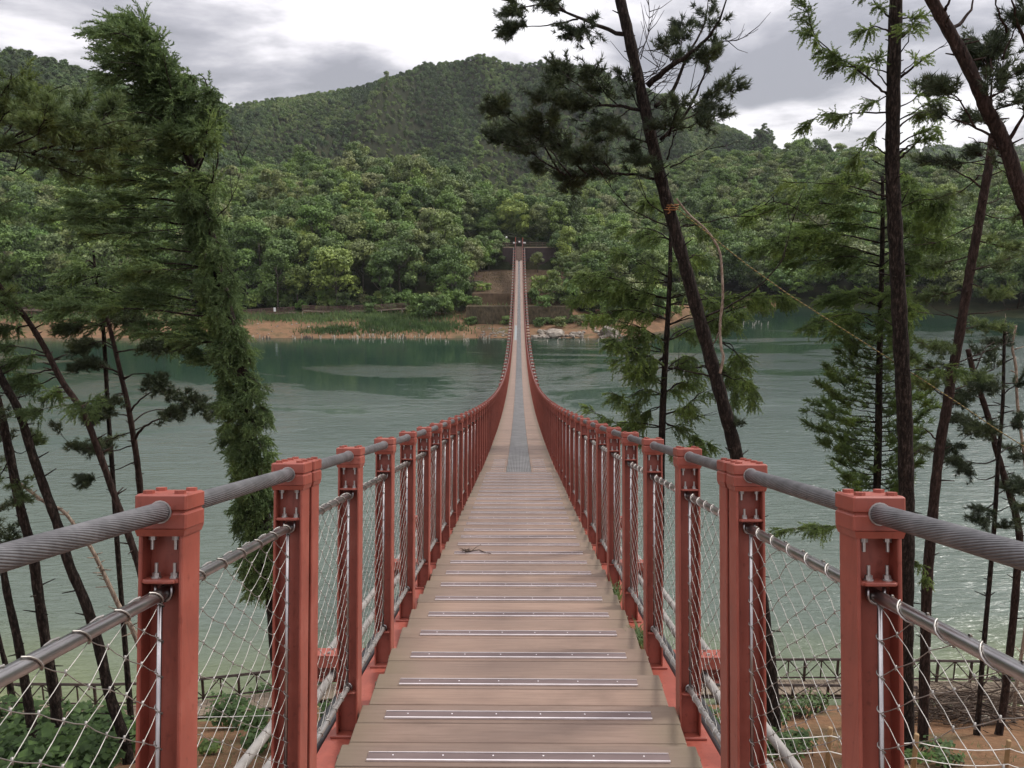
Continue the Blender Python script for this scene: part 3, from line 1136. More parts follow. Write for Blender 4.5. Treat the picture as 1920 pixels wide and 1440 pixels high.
# --- wire rope nets between posts
def net_mesh(L, dense=True):
    mb = MB()
    z0, z1 = N_LOW + 0.012, N_RAIL - 0.016
    nx, nz = 6, 22
    dx, dz = L / nx, (z1 - z0) / nz
    rg = random.Random(5)
    nodes = {}
    for i in range(2 * nx + 1):
        for j in range(nz + 1):
            if (i + j) % 2 == 0:
                edge = i in (0, 2 * nx) or j in (0, nz)
                k = 0.0 if edge else 0.006
                nodes[i, j] = Vector((rg.uniform(-0.003, 0.003), -L / 2 + i * dx / 2 + rg.uniform(-k, k), z0 + j * dz + rg.uniform(-k, k)))
    r = 0.00105
    for (i, j), p in nodes.items():
        for di in (-1, 1):
            q = nodes.get((i + di, j + 1))
            if q is not None:
                m_ = (p + q) / 2 + Vector((0.002 * di, 0, 0.0015 * di))
                mb.tube([p, m_, q] if dense else [p, q], r, 4 if dense else 3, 0, False)
        if dense:
            mb.tube([p + Vector((0, 0, -0.006)), p + Vector((0, 0, 0.006))], 0.0024, 5, 0, True)
            if j == nz:      # wrap round the hand rail
                c = Vector((0, p.y, N_RAIL))
                mb.tube([c + Vector((0.0172 * math.sin(a), -0.055 + 0.11 * a / 6.283, 0.0172 * math.cos(a))) for a in [math.pi + 6.283 * k / 12 - math.pi for k in range(13)]], 0.0022, 5, 0, False)
            if j == 0:
                c = Vector((0, p.y, N_LOW))
                mb.tube([c + Vector((0.0150 * math.sin(a), -0.03 + 0.06 * a / 6.283, 0.0150 * math.cos(a))) for a in [6.283 * k / 10 for k in range(11)]], 0.0022, 5, 0, False)
            if i in (0, 2 * nx):   # hooks round the upright edge rod
                c = Vector((0, p.y, p.z))
                mb.tube([c + Vector((0.0085 * math.sin(a), 0.0085 * math.cos(a), -0.015 + 0.03 * a / 6.283)) for a in [6.283 * k / 8 for k in range(9)]], 0.0018, 4, 0, False)
    for e in (-1, 1):
        mb.tube([(0, e * L / 2, N_LOW), (0, e * L / 2, N_RAIL)], 0.0062, 8, 1)
    me = mb.mesh('mesh_panel', True)
    me.materials.append(M['rope']); me.materials.append(M['steel'])
    return me


NET, NET_LO = net_mesh(SP - 0.075), net_mesh(SP - 0.075, False)
NET_S = net_mesh(SP - 0.135 - 0.075)
for k, y in enumerate(ys):
    y2 = y + SP
    if y2 > 49:
        break
    lo = y
    me = NET if y < 16 else NET_LO
    if abs(y - (1.52 + SP)) < 0.01:
        lo, me = DOUBLE, NET_S
    ym = (lo + y2) / 2
    for s in (-1, 1):
        child('mesh_panel', me, bridge, (s * CX, ym, zd(ym) - ZD0), (math.atan(slope(ym)), 0, 0 if s > 0 else math.pi) if False else (math.atan(slope(ym)), 0, 0))

# --- deck: level treads first, then planks that follow the sag, treads again at the far end
TREAD, BW = 0.435, 0.142
Y_ST, Y_FE = 14.75, 181.6
deck = MB(); nos = []
y = Y0
while y < Y_ST - 0.05:
    z = zd(y + TREAD / 2)
    for k in range(3):
        deck.bbox((rnd.uniform(-0.003, 0.003), y + (k + 0.5) * 0.145, z - 0.0145 + rnd.uniform(-0.0012, 0.0012)), (1.49, BW, 0.029), 0.003)
    deck.box((0, y + TREAD - 0.03, z - 0.07), (1.52, 0.02, 0.07))
    nos.append((y + TREAD - 0.085, z, 0.62, 0))
    y += TREAD
yy = y
GW = 0.245
while yy < Y_FE:
    p, T, Nn = frame(yy + BW / 2)
    rot = Matrix.Rotation(math.atan(slope(yy)), 3, 'X')
    for s in (-1, 1):
        deck.box(p + Vector((s * (GW + 0.745) / 2, 0, 0)) - Nn * (0.0145 + rnd.uniform(-0.001, 0.001)), (0.745 - GW - 0.006, BW, 0.029), 0, rot)
    yy += 0.145
while yy < Y1:
    z = zd(yy + TREAD / 2)
    for k in range(3):
        deck.box((0, yy + (k + 0.5) * 0.145, z - 0.0145), (1.49, BW, 0.029))
    deck.box((0, yy + 0.03, z - 0.07), (1.52, 0.02, 0.07))
    nos.append((yy + 0.05, z, 0.62, 1))
    yy += TREAD
bpart('plank_deck', deck, M['deck'])
for k in range(8):
    yk = Y_ST + 0.30 + k * 0.36
    nos.append((yk, zd(yk), 0.0, 2))
strip_a = None
for (yk, z, hw, typ) in nos:
    mb = MB()
    spans = [(-0.62, 0.62)] if typ != 2 else [(-0.56, -0.30), (0.30, 0.56)]
    for (a, b) in spans:
        c, w = (a + b) / 2, b - a
        mb.box((c, 0, 0.003), (w, 0.044, 0.004), 0)
        mb.box((c, -0.026, 0.0045), (w, 0.0075, 0.008), 1)
        mb.box((c, 0.024, 0.0045), (w, 0.003, 0.008), 1)
        if typ == 0:
            for q in range(6):
                mb.tube([(a + w * (q + 0.5) / 6, 0.006, 0.005), (a + w * (q + 0.5) / 6, 0.006, 0.0068)], 0.004, 6, 1)
    o = mb.build('tread_strip', [M['alu'], M['alu_edge']], bridge, (0, yk, z - ZD0))
    if typ == 2:
        o.rotation_euler.x = math.atan(slope(yk))
    nos_last = o

# steel grating down the middle of the deck
gr = MB()
Lx = [-GW + 0.012 + k * (2 * GW - 0.024) / 14 for k in range(15)]
gy = list(np.arange(Y_ST + 0.15, Y_FE, 1.0))
for x in Lx:
    for a, b in zip(gy[:-1], gy[1:]):
        pa, _, na = frame(a); pb, _, nb = frame(b)
        w = 0.0035
        gr.add([pa + Vector((x - w, 0, 0)) - na * 0.028, pa + Vector((x + w, 0, 0)) - na * 0.028, pa + Vector((x + w, 0, 0)) - na * 0.001, pa + Vector((x - w, 0, 0)) - na * 0.001,
                pb + Vector((x - w, 0, 0)) - nb * 0.028, pb + Vector((x + w, 0, 0)) - nb * 0.028, pb + Vector((x + w, 0, 0)) - nb * 0.001, pb + Vector((x - w, 0, 0)) - nb * 0.001],
               [(0, 1, 2, 3), (3, 2, 6, 7), (0, 3, 7, 4), (1, 5, 6, 2), (0, 4, 5, 1), (4, 7, 6, 5)])
yy = gy[0]
while yy < gy[-1]:
    p, T, Nn = frame(yy)
    gr.box(p - Nn * 0.006, (2 * GW - 0.01, 0.012, 0.011), 0, Matrix.Rotation(math.atan(slope(yy)), 3, 'X'))
    yy += 0.05 if yy < 60 else 0.1
bpart('steel_grating', gr, M['grate'])
# checker plate patch on the left half of the deck, far out
mb = MB()
for ya in np.arange(97, 111.5, 1.5):
    p, T, Nn = frame(ya + 0.75)
    mb.box(p + Vector((-0.42, 0, 0)) + Nn * 0.004, (0.30, 1.49, 0.006), 0, Matrix.Rotation(math.atan(slope(ya + 0.75)), 3, 'X'))
bpart('cover_plate', mb, M['plate'])

# --- stringers under the deck edges, cross beams with outriggers, side cables, conduits
for s in (-1, 1):
    mb = MB()
    yl = np.linspace(Y0, Y1, 130)
    for a, b in zip(yl[:-1], yl[1:]):
        x0, x1 = s * 0.69, s * 0.905
        c = [onb(q, x, n) for q in (a, b) for n in (N_BASE - 0.125, N_BASE - 0.003) for x in (x0, x1)]
        mb.add(c, [(0, 1, 3, 2), (2, 3, 7, 6), (0, 2, 6, 4), (1, 5, 7, 3), (0, 4, 5, 1), (4, 6, 7, 5)])
    bpart('edge_beam', mb, M['red'])
    for (x, n, r) in ((0.955, -0.155, 0.024), (1.01, -0.17, 0.024)):
        mb = MB(); mb.tube([onb(q, s * x, n) for q in np.linspace(Y0, 60, 60)], r, 10)
        bpart('conduit', mb, M['black'], True)
    for (x, n) in ((1.22, -0.30), (1.36, -0.30)):
        mb = MB(); mb.tube([onb(q, s * x, n) for q in np.linspace(Y0, Y1, 140)], 0.027, 10)
        bpart('side_cable', mb, M['gcable'], True)


def beam_mesh():
    mb = MB()
    zc = N_BASE - 0.20
    for s in (-1, 1):
        mb.bbox((s * 1.17, 0, N_BASE - 0.075), (0.62, 0.16, 0.012), 0.003)
        mb.bbox((s * 1.17, 0, N_BASE - 0.155), (0.62, 0.012, 0.15), 0.003)
        mb.bbox((s * 1.29, 0, N_BASE - 0.235), (0.30, 0.15, 0.012), 0.003)
        mb.bbox((s * 1.17, -0.072, N_BASE - 0.115), (0.62, 0.012, 0.075), 0.003)
        mb.bbox((s * 1.17, 0.072, N_BASE - 0.115), (0.62, 0.012, 0.075), 0.003)
        for q in range(4):
            for sy in (-1, 1):
                hexbolt(mb, (s * (0.98 + q * 0.13), sy * 0.045, N_BASE - 0.069), 0.013, 0.012, 1)
    mb.bbox((0, 0, zc), (1.74, 0.12, 0.14), 0.003)
    me = mb.mesh('outrigger_beam')
    me.materials.append(M['red']); me.materials.append(M['galv'])
    return me


OB = beam_mesh()
yb = 1.52 + 3 * SP + 0.45
first = yb - 3 * SP * int((yb - Y0) / (3 * SP))
yb = first
while yb < Y1 - 1:
    child('outrigger_beam', OB, bridge, (0, yb, zd(yb) - ZD0), (math.atan(slope(yb)), 0, 0))
    yb += 3 * SP
# portal posts at the far end
for s in (-1, 1):
    mb = MB(); mb.bbox((s * 0.86, Y1 + 0.2, zd(Y1) + 0.9), (0.22, 0.3, 2.6), 0.02)
    bpart('portal_post', mb, M['red'])
# landing behind the camera
mb = MB()
for k in range(14):
    mb.box((0, Y0 - 0.075 - k * 0.145, zd(Y0) - 0.0145), (2.6, BW, 0.029))
for s in (-1, 1):
    mb.box((s * 1.1, Y0 - 1.0, zd(Y0) - 0.6), (0.2, 2.0, 1.1))
tag(mb.build('bridge_landing', M['deck']), 'short plank landing on the near bank where the footbridge starts', 'landing')

# ================================================================== THINGS ON THE BRIDGE
mb = MB()
bz = zd(8.0)
tw = [at(868, 1034, 7.35), at(886, 1030, 7.4), at(903, 1026, 7.5)]
gz = lambda q, h: Vector((q.x, q.y, zd(q.y) + h))


def deck_at(px, py, h):
    # walk the ray down to the deck
    d = ray(px, py)
    t = 0.5
    for _ in range(4000):
        p = Vector((0, 0, ZC)) + d * t
        k = math.floor((p.y - Y0) / TREAD)
        zz = zd(Y0 + (k + 0.5) * TREAD) if p.y < Y_ST else zd(p.y)
        if p.z <= zz + h:
            return Vector((p.x, p.y, zz + h))
        t += 0.004
    return p


A0, A1, A2, A3 = deck_at(872, 1034, 0.02), deck_at(884, 1033, 0.012), deck_at(898, 1031, 0.012), deck_at(921, 1038, 0.012)
mb.tube([A0, A1, A2, deck_at(910, 1036, 0.015), A3], [0.008, 0.006, 0.005, 0.004, 0.002], 5)
mb.tube([A1, deck_at(893, 1026, 0.03), deck_at(902, 1021, 0.045)], [0.004, 0.003, 0.002], 5)
for k in range(26):
    a = A0 + Vector((rnd.uniform(-0.03, 0.03), rnd.uniform(-0.02, 0.02), rnd.uniform(0.0, 0.02)))
    mb.tube([a, a + Vector((rnd.uniform(-0.06, 0.06), rnd.uniform(-0.04, 0.04), rnd.uniform(-0.01, 0.02)))], [0.003, 0.001], 4)
tag(mb.build('dead_twig', M['brush']), 'dead twig with dry needles lying on the bridge planks', 'twig')


def weed(px, py, label, n, h, seed):
    rg = random.Random(seed)
    c = deck_at(px, py, 0.0)
    c = Vector((math.copysign(0.77, c.x), c.y, zd(c.y) - 0.08))
    mb = MB()
    for k in range(n):
        a = rg.uniform(0, 6.28); l = h * rg.uniform(0.5, 1.1)
        b = Vector((rg.uniform(-0.04, 0.04), rg.uniform(-0.1, 0.1), 0))
        tip = b + Vector((math.cos(a) * l * 0.5, math.sin(a) * l * 0.5, l * rg.uniform(0.4, 0.9)))
        mid = b + Vector((math.cos(a) * l * 0.15, math.sin(a) * l * 0.15, l * 0.5))
        w = Vector((-math.sin(a), math.cos(a), 0)) * 0.004
        mb.add([b - w, b + w, mid + w, mid - w, tip], [(0, 1, 2, 3), (3, 2, 4)])
    o = mb.build('weed', M['larch_dark'], None, c)
    tag(o, label, 'weed')


weed(1197, 1178, 'dark green weed tuft on the right edge beam, the nearer of the two', 110, 0.17, 4)
weed(1156, 1098, 'dark green weed tuft on the right edge beam, the farther of the two', 80, 0.16, 5)

# ================================================================== FAR BRIDGE HEAD
wall = empty('retaining_wall', (2, 197, 9.2), 'dark brown timber faced abutment wall at the far end of the bridge', 'wall')
mb = MB()
zt = row_z(464, 197) - 0.1
xL, xR = col_x(942, 197), col_x(1040, 197)
bx = MB()
k = 0
x = xL
while x < xR:
    w = 0.30
    bx.box((x + w / 2 - 2, 0.0 + rnd.uniform(0, 0.03), (zt - 9.0) / 2 - 0.2), (w - 0.015, 0.5, zt - 9.0))
    x += w
bx.build('board_face', M['dark_wood'], wall)
bx = MB(); bx.box(((xL + xR) / 2 - 2, 2.6, (zt - 9.2) / 2), (xR - xL - 0.1, 4.6, zt - 9.3))
bx.build('fill', M['bank'], wall)
bx = MB(); bx.box(((xL + xR) / 2 - 2, 2.4, zt - 9.2 + 0.06), (xR - xL + 0.2, 5.2, 0.12))
bx.build('platform', M['wood_deck'], wall)
rail = empty('platform_railing', (2, 197, zt + 0.12), 'brown timber railing along the top of the far abutment wall', 'railing')
for (a, b) in ((xL, -1.15), (1.15, xR)):
    bx = MB()
    for hz in (0.12, 0.62, 1.08):
        bx.box(((a + b) / 2 - 2, -0.1, hz), (b - a, 0.07, 0.10))
    bx.build('rail', M['wood_deck'], rail)
    n = max(2, int(abs(b - a) / 1.5))
    for k in range(n + 1):
        bx = MB(); bx.box((a + (b - a) * k / n - 2, -0.02, 0.6), (0.1, 0.1, 1.2)); bx.build('post', M['brown_fence'], rail)
for (px, lab) in ((965, 'white board beside the left portal post at the far bridge end'), (983, 'white board beside the right portal post at the far bridge end')):
    c = at(px, 455, 196.7)
    sg = empty('sign_board', (c.x, c.y, zt + 0.12), lab, 'sign')
    bx = MB(); bx.bbox((0, 0, c.z - zt - 0.12), (0.75, 0.06, 0.34), 0.01); bx.build('panel', M['white'], sg)
    bx = MB(); bx.box((0, 0.07, (c.z - zt) / 2), (0.07, 0.07, c.z - zt)); bx.build('post', M['brown_fence'], sg)
c = at(974, 454.5, 203)
gb = empty('notice_board', (c.x, c.y, 14.9), 'dark notice board on two posts behind the far end of the bridge', 'notice board')
bx = MB(); bx.bbox((0, 0, 1.45), (1.25, 0.1, 0.8), 0.02); bx.build('panel', M['dark_wood'], gb)
bx = MB(); bx.box((0.0, -0.07, 1.5), (0.42, 0.03, 0.34)); bx.build('paper', M['white'], gb)
for s in (-1, 1):
    bx = MB(); bx.box((s * 0.55, 0.11, 0.9), (0.1, 0.1, 1.8)); bx.build('post', M['dark_wood'], gb)
for (px, pt, pb, lab) in ((949.5, 445, 462, 'globe lamp on a thin post behind the far railing'),):
    top, b0 = at(px, pt, 201), at(px, 470, 201)
    lp = empty('lamp_post', (top.x, 201, 14.9), lab, 'lamp')
    bx = MB(); bx.tube([(0, 0, 0), (0, 0, top.z - 14.9)], 0.06, 8); bx.build('pole', M['brown_fence'], lp)
    bx = MB()
    hz = top.z - 14.9
    bx.tube([(0, 0, hz - 0.2), (0, 0, hz - 0.1), (0, 0, hz + 0.05), (0, 0, hz + 0.17), (0, 0, hz + 0.22)], [0.1, 0.2, 0.24, 0.16, 0.02], 12)
    bx.build('globe', M['white'], lp, smooth=True)

# terraces below the wall
TD = [(150.0, 1.3, 4.5, 150.9), (156.1, 4.45, 6.55, 156.9)]
for i, (D, z0, z1, Dt) in enumerate(TD):
    mb = MB()
    xa, xb = col_x(884 if i else 872, D), col_x(1090 if i else 1075, D)
    n = 40
    for k in range(n):
        a, b = xa + (xb - xa) * k / n, xa + (xb - xa) * (k + 1) / n
        j = rnd.uniform(-0.1, 0.1)
        mb.add([(a, D - 0.35 + j, z0), (b, D - 0.35 + j, z0), (b, Dt - 0.3 + j, z1), (a, Dt - 0.3 + j, z1),
                (a, D + 3.4, z0), (b, D + 3.4, z0), (b, Dt + 2.8, z1 + 0.03), (a, Dt + 2.8, z1 + 0.03)],
               [(0, 1, 2, 3), (3, 2, 6, 7), (0, 3, 7, 4), (1, 5, 6, 2), (0, 4, 5, 1), (4, 7, 6, 5)])
    o = mb.build('terrace_wall', M['gabion'] if i == 0 else M['straw'])
    tag(o, ['dark lower terrace wall just above the shore below the bridge', 'straw coloured upper terrace wall below the bridge head'][i], 'wall')
mb = MB()
pv = []
for Dq, zq in ((159.6, 6.75), (170, 7.5), (180, 8.3), (190, 9.2), (196.2, 9.55)):
    for px in np.linspace(888, 1080, 20):
        pv.append((col_x(px, Dq), Dq, float(np.interp(Dq, CEN_D, CEN_Z)) + 0.10 + 0.1 * rnd.random()))
mb.add(pv, [(r * 20 + c, r * 20 + c + 1, r * 20 + 21 + c, r * 20 + 20 + c) for r in range(4) for c in range(19)])
tag(mb.build('cleared_slope', M['straw'], smooth=True), kind='structure')

# timber stairs by the terraces
st = empty('timber_stairs', (col_x(868, 170), 168, 5.6), 'dark timber stairs climbing the far bank left of the terraces', 'stairs')
a, b = at(862, 547, 168) - st.location, at(884, 527, 172) - st.location
for s in (-0.6, 0.6):
    bx = MB(); bx.tube([a + Vector((s * 0.2, s, 0)), b + Vector((s * 0.2, s, 0))], 0.12, 4); bx.build('stringer', M['dark_wood'], st)
    bx = MB(); bx.tube([a + Vector((s * 0.2, s, 1.0)), b + Vector((s * 0.2, s, 1.0)), b + Vector((2.4, s, 1.0))], 0.07, 4)
    for q in range(5):
        p = a.lerp(b, q / 4) + Vector((s * 0.2, s, 0)); bx.tube([p, p + Vector((0, 0, 1.0))], 0.05, 4)
    bx.build('handrail', M['brown_fence'], st)
for q in range(12):
    bx = MB(); bx.box(a.lerp(b, (q + 0.5) / 12) + Vector((0, 0, 0.1)), (0.32, 1.2, 0.05)); bx.build('tread', M['dark_wood'], st)
bx = MB(); bx.box(b + Vector((1.2, 0, 0.02)), (2.4, 1.3, 0.12)); bx.box(b + Vector((1.2, 0.1, -0.8)), (1.9, 1.0, 1.4)); bx.build('landing', M['dark_wood'], st)

# ------------------------------------------------------------------ far shore boardwalk
def far_ground(px, D):
    zf = HILLS['wooded_shore_hill']
    # invert D -> t
    t = np.linspace(0, 0.35, 400)
    Dq, X, Z = zf(np.full(400, px, float), t)
    return float(np.interp(D, Dq, Z))


def far_walk(segs, label, lift):
    b = empty('boardwalk', (col_x(segs[0][0], segs[0][1]), segs[0][1], 2.8), label, 'boardwalk')
    o0 = b.location.copy()
    fl, rl, pl = MB(), MB(), MB()
    P = [Vector((col_x(px, D), D, row_z(row, D))) for px, D, row in segs]
    for p, q in zip(P[:-1], P[1:]):
        n = max(1, int((q - p).length / 1.8))
        d = (q - p).normalized()
        nr = Vector((-d.y, d.x, 0))
        for k in range(n):
            u, w = p.lerp(q, k / n) - o0, p.lerp(q, (k + 1) / n) - o0
            fl.add([u, w, w + nr * 1.6, u + nr * 1.6, u - Vector((0, 0, .18)), w - Vector((0, 0, .18)), w + nr * 1.6 - Vector((0, 0, .18)), u + nr * 1.6 - Vector((0, 0, .18))],
                   [(0, 1, 2, 3), (7, 6, 5, 4), (0, 4, 5, 1), (3, 2, 6, 7), (0, 3, 7, 4), (1, 5, 6, 2)])
            for h in (0.28, 0.52, 0.76, 1.02):
                rl.tube([u + Vector((0, 0, h)), w + Vector((0, 0, h))], 0.05, 4)
            rl.box(u + Vector((0, 0, 0.55)), (0.12, 0.12, 1.15))
            for m_ in range(1, 7):
                rl.box(u.lerp(w, m_ / 7) + Vector((0, 0, 0.56)), (0.05, 0.05, 0.9))
            if k % 2 == 0:
                pl.box(u + Vector((0, 0, -1.1)), (0.14, 0.14, 1.9))
    fl.build('walkway', M['wood_deck'], b)
    rl.build('railing', M['brown_fence'], b)
    pl.build('piles', M['stump'] if lift else M['brown_fence'], b).name = 'pile'
    return b


far_walk([(-200, 154, 583), (40, 154, 582), (120, 153, 586)], 'brown railed boardwalk on the far shore at the left edge, behind the pines', 0)
far_walk([(330, 155, 590), (400, 154.5, 592), (460, 154, 591), (545, 154, 586)], 'brown railed boardwalk on the far shore just right of the bent conifer', 0)
far_walk([(560, 154.5, 583), (620, 155, 585), (672, 155, 583), (770, 153.5, 578)], 'brown railed boardwalk on white piles on the far shore above the reeds', 1)
c = Vector((col_x(507, 153), 153, row_z(590, 153)))
sg = empty('notice_sign', c, 'small white notice on the railing of the far boardwalk', 'sign')
bx = MB(); bx.bbox((0, -0.1, 0.95), (0.42, 0.05, 0.75), 0.01); bx.build('panel', M['white'], sg)
bx = MB(); bx.box((0, 0, 0.4), (0.08, 0.08, 1.5)); bx.build('post', M['brown_fence'], sg)

# ------------------------------------------------------------------ dead stumps in the shallows, rocks, reeds
def stump(px, py, h, n, seed, dark=False):
    rg = random.Random(seed)
    p = at_z(px, py, 0.02)
    mb = MB()
    for k in range(n):
        l = h * rg.uniform(0.6, 1.1)
        b = Vector((rg.uniform(-0.12, 0.12) * n, rg.uniform(-0.2, 0.2), -0.5))
        e = b + Vector((rg.uniform(-0.45, 0.45) * l, rg.uniform(-0.2, 0.2) * l, l + 0.5))
        r = rg.uniform(0.06, 0.12)
        mb.tube([b, b.lerp(e, 0.4) + Vector((rg.uniform(-.05, .05), 0, 0)), b.lerp(e, 0.8), e], [r * 1.2, r, r * 0.8, r * 0.35], 6)
    o = mb.build('stump', M['stump_dark'] if dark else M['stump'], None, p, True)
    tag(o, 'bleached dead stump sticking out of the shallows along the far shore' if not dark else 'dark tangled dead stump at the far waterline', 'stump',
        'pale stumps in the far shallows' if not dark else 'dark stumps at the far waterline')


SX = [(474, 632), (486, 633), (492, 635), (505, 634), (548, 632), (552, 635), (566, 634), (599, 635), (623, 629), (628, 636), (630, 633), (642, 634), (656, 629),
      (662, 635), (671, 629), (669, 636), (679, 622), (696, 629), (701, 628), (718, 637), (724, 637), (732, 631), (739, 630), (744, 622), (748, 636), (752, 635), (757, 631),
      (769, 632), (778, 628), (788, 629), (800, 638), (808, 636), (814, 636), (826, 634), (836, 641), (841, 642), (868, 632), (872, 641), (877, 640), (903, 633),
      (907, 637), (911, 637), (915, 636), (1026, 641), (1046, 644), (1085, 643), (1091, 639), (1096, 642), (1103, 637), (1122, 642), (1130, 638), (1390, 608), (1404, 606), (1412, 610), (1420, 604), (1428, 611), (1440, 609)]
for k, (px, py) in enumerate(SX):
    stump(px, max(py, 633) if px < 1200 else py, rnd.uniform(0.35, 0.85), rnd.choice([1, 1, 1, 2, 2, 3]), 500 + k)
for k, (px, py) in enumerate([(500, 630), (576, 632), (580, 630), (757, 628), (902, 631)]):
    stump(px, 634, 0.55, 5, 600 + k, True)


def rock_mesh(seed):
    rg = np.random.default_rng(seed)
    bm = bmesh.new()
    bmesh.ops.create_icosphere(bm, subdivisions=2, radius=1)
    pl = [(Vector(rg.normal(size=3)).normalized(), rg.uniform(0.55, 0.85)) for _ in range(9)]
    for v in bm.verts:
        for n, d in pl:
            k = v.co.dot(n)
            if k > d:
                v.co -= n * (k - d)
        v.co *= 1 + rg.uniform(-0.05, 0.05)
    me = bpy.data.meshes.new('rock')
    bm.to_mesh(me); bm.free()
    me.materials.append(M['rock'])
    return me


ROCKS = [rock_mesh(k) for k in range(5)]


def rock(px, D, s, label, group, z=None):
    o = bpy.data.objects.new('rock', ROCKS[rnd.randrange(5)])
    COL.objects.link(o)
    o.location = (col_x(px, D), D, (far_ground(px, D) if z is None else z) + s * 0.15)
    o.rotation_euler = (rnd.uniform(-.3, .3), rnd.uniform(-.3, .3), rnd.uniform(0, 6.28))
    o.scale = (s * rnd.uniform(0.8, 1.5), s * rnd.uniform(0.7, 1.1), s * rnd.uniform(0.55, 0.9))
    tag(o, label, 'rock', group)


for k in range(64):
    px = rnd.uniform(998, 1180)
    rock(px, 138.2 + abs(rnd.gauss(0, 2.2)), rnd.uniform(0.25, 0.75), 'pale broken rock on the far shore right of the bridge', 'pale rocks at the right foot of the terraces')
rock(1040, 140.5, 2.0, 'largest pale boulder on the far shore, right of the bridge', None)
rock(1146, 140.5, 1.7, 'long pale boulder on the far shore behind the young larch', None)
for k in range(46):
    px = rnd.uniform(895, 962)
    rock(px, 139 + abs(rnd.gauss(1, 3.0)), rnd.uniform(0.14, 0.32), 'small pale stone on the far shore left of the bridge', 'small stones at the left foot of the terraces')
for k in range(36):
    px = rnd.uniform(462, 700)
    rock(px, 140 + rnd.uniform(0, 9), rnd.uniform(0.10, 0.26), 'small pale stone scattered on the orange bank of the far shore', 'stones on the orange bank')


def grass_patch(name, boxes, n, h, seed, mat, label):
    rg = np.random.default_rng(seed)
    V, Fa = [], []
    for (px0, px1, D0, D1) in boxes:
        m = int(n * (px1 - px0) * (D1 - D0) / sum((b[1] - b[0]) * (b[3] - b[2]) for b in boxes))
        for k in range(m):
            u = rg.normal(0, 0.33); w = rg.normal(0, 0.33)
            px = (px0 + px1) / 2 + u * (px1 - px0) * 0.8; D = (D0 + D1) / 2 + w * (D1 - D0) * 0.8
            if D < 138.3 or (px > 868 and px < 1400): pass
            V.append((px, D))
    V = np.array(V)
    out, fo = [], []
    zc = {}
    for px, D in V:
        key = (round(px / 6), round(D))
        if key not in zc: zc[key] = far_ground(px, D)
        z = zc[key] - 0.1
        x = col_x(px, D)
        a = rg.uniform(0, 6.28); l = h * rg.uniform(0.5, 1.3); lean = rg.uniform(0.1, 0.6)
        w = 0.10
        i = len(out)
        out += [(x - w * math.cos(a), D - w * math.sin(a), z), (x + w * math.cos(a), D + w * math.sin(a), z), (x + math.sin(a) * lean * l, D - math.cos(a) * lean * l, z + l)]
        fo.append((i, i + 1, i + 2))
    o = link_mesh(name, np_mesh(name, np.array(out), np.array(fo)), mat)
    return tag(o, label, 'grass', kind='stuff')


grass_patch('reeds', [(668, 770, 140.5, 152), (740, 868, 141, 148), (560, 680, 140, 144)], 5200, 0.85, 3, M['grass'], 'bright green reeds growing on the far bank above the stumps')
grass_patch('shore_scrub', [(380, 870, 148, 157), (-150, 380, 147, 157), (200, 700, 148, 154), (500, 860, 147, 155)], 9500, 0.9, 6, M['larch_dark'], 'low dark scrub along the foot of the far wood')
grass_patch('shore_grass', [(1330, 1420, 203, 211)], 2200, 0.5, 8, M['grass'], 'pale green grass on the far bank of the inlet')

grass_patch('slope_grass', [(886, 965, 160, 196), (990, 1075, 160, 196), (884, 1060, 152.5, 157)], 5200, 0.45, 12, M['dry_grass'], 'dry brown grass on the cleared slope and terraces below the far bridge head')
# shrubs on the far bank
SH = []
for k in range(5):
    V, Fa = crown_arrays(700 + k, 3.2, 1.9, 16, 60, 0.42, base=0.12)
    me = np_mesh('shrub', V, Fa); me.materials.append(M['broad']); SH.append(me)


def shrub(px, D, s, label, group, stretch=1.0):
    o = bpy.data.objects.new('shrub', SH[rnd.randrange(5)])
    COL.objects.link(o)
    o.location = (col_x(px, D), D, far_ground(px, D) - 0.15)
    o.rotation_euler.z = rnd.uniform(0, 6.28)
    o.scale = (s, s, s * stretch)
    tag(o, label, 'shrub', group)


for px in list(np.arange(775, 866, 13)):
    shrub(px, 152 + rnd.uniform(-1.5, 5), rnd.uniform(0.8, 1.35), 'rounded green shrub on the far bank left of the terraces', 'shrubs left of the terraces', 1.1)
for px, D in ((876, 148.6), (884, 148.9), (893, 154.6), (881, 154.8), (902, 161), (890, 162.5), (913, 163), (950, 148.8), (899, 167)):
    shrub(px, D, rnd.uniform(0.38, 0.62), 'small shrub growing among the terraces below the far bridge head', 'small shrubs on the terraces', 1.1)
for px in (690, 706, 728):
    shrub(px, 154 + rnd.uniform(0, 2), rnd.uniform(0.5, 0.7), 'small green shrub in front of the far boardwalk', 'shrubs by the far boardwalk')
for px, D, s in ((1003, 156, 0.75), (1012, 158.5, 1.0), (1020, 152, 0.8), (1034, 160, 1.1), (1046, 154, 1.0), (1062, 155, 1.2), (1080, 157, 1.4), (1098, 158, 1.5), (1118, 158, 1.5), (1140, 157, 1.4), (1165, 158, 1.5), (1190, 158, 1.6)):
    shrub(px, D, s, 'leafy shrub on the far bank right of the bridge', 'shrubs right of the terraces', 1.25)
for px in np.arange(1150, 1345, 9):
    shrub(px + rnd.uniform(-5, 5), np.interp(px, [1170, 1250, 1330], [143, 156, 205]) + rnd.uniform(2, 16), rnd.uniform(0.9, 1.6), 'leafy shrub low on the far bank behind the young larch', 'shrubs behind the young larch', 1.2)
for px in np.arange(1005, 1170, 11):
    shrub(px + rnd.uniform(-4, 4), rnd.uniform(146, 150), rnd.uniform(0.35, 0.7), 'small shrub above the pale rocks right of the bridge', 'small shrubs above the rocks')
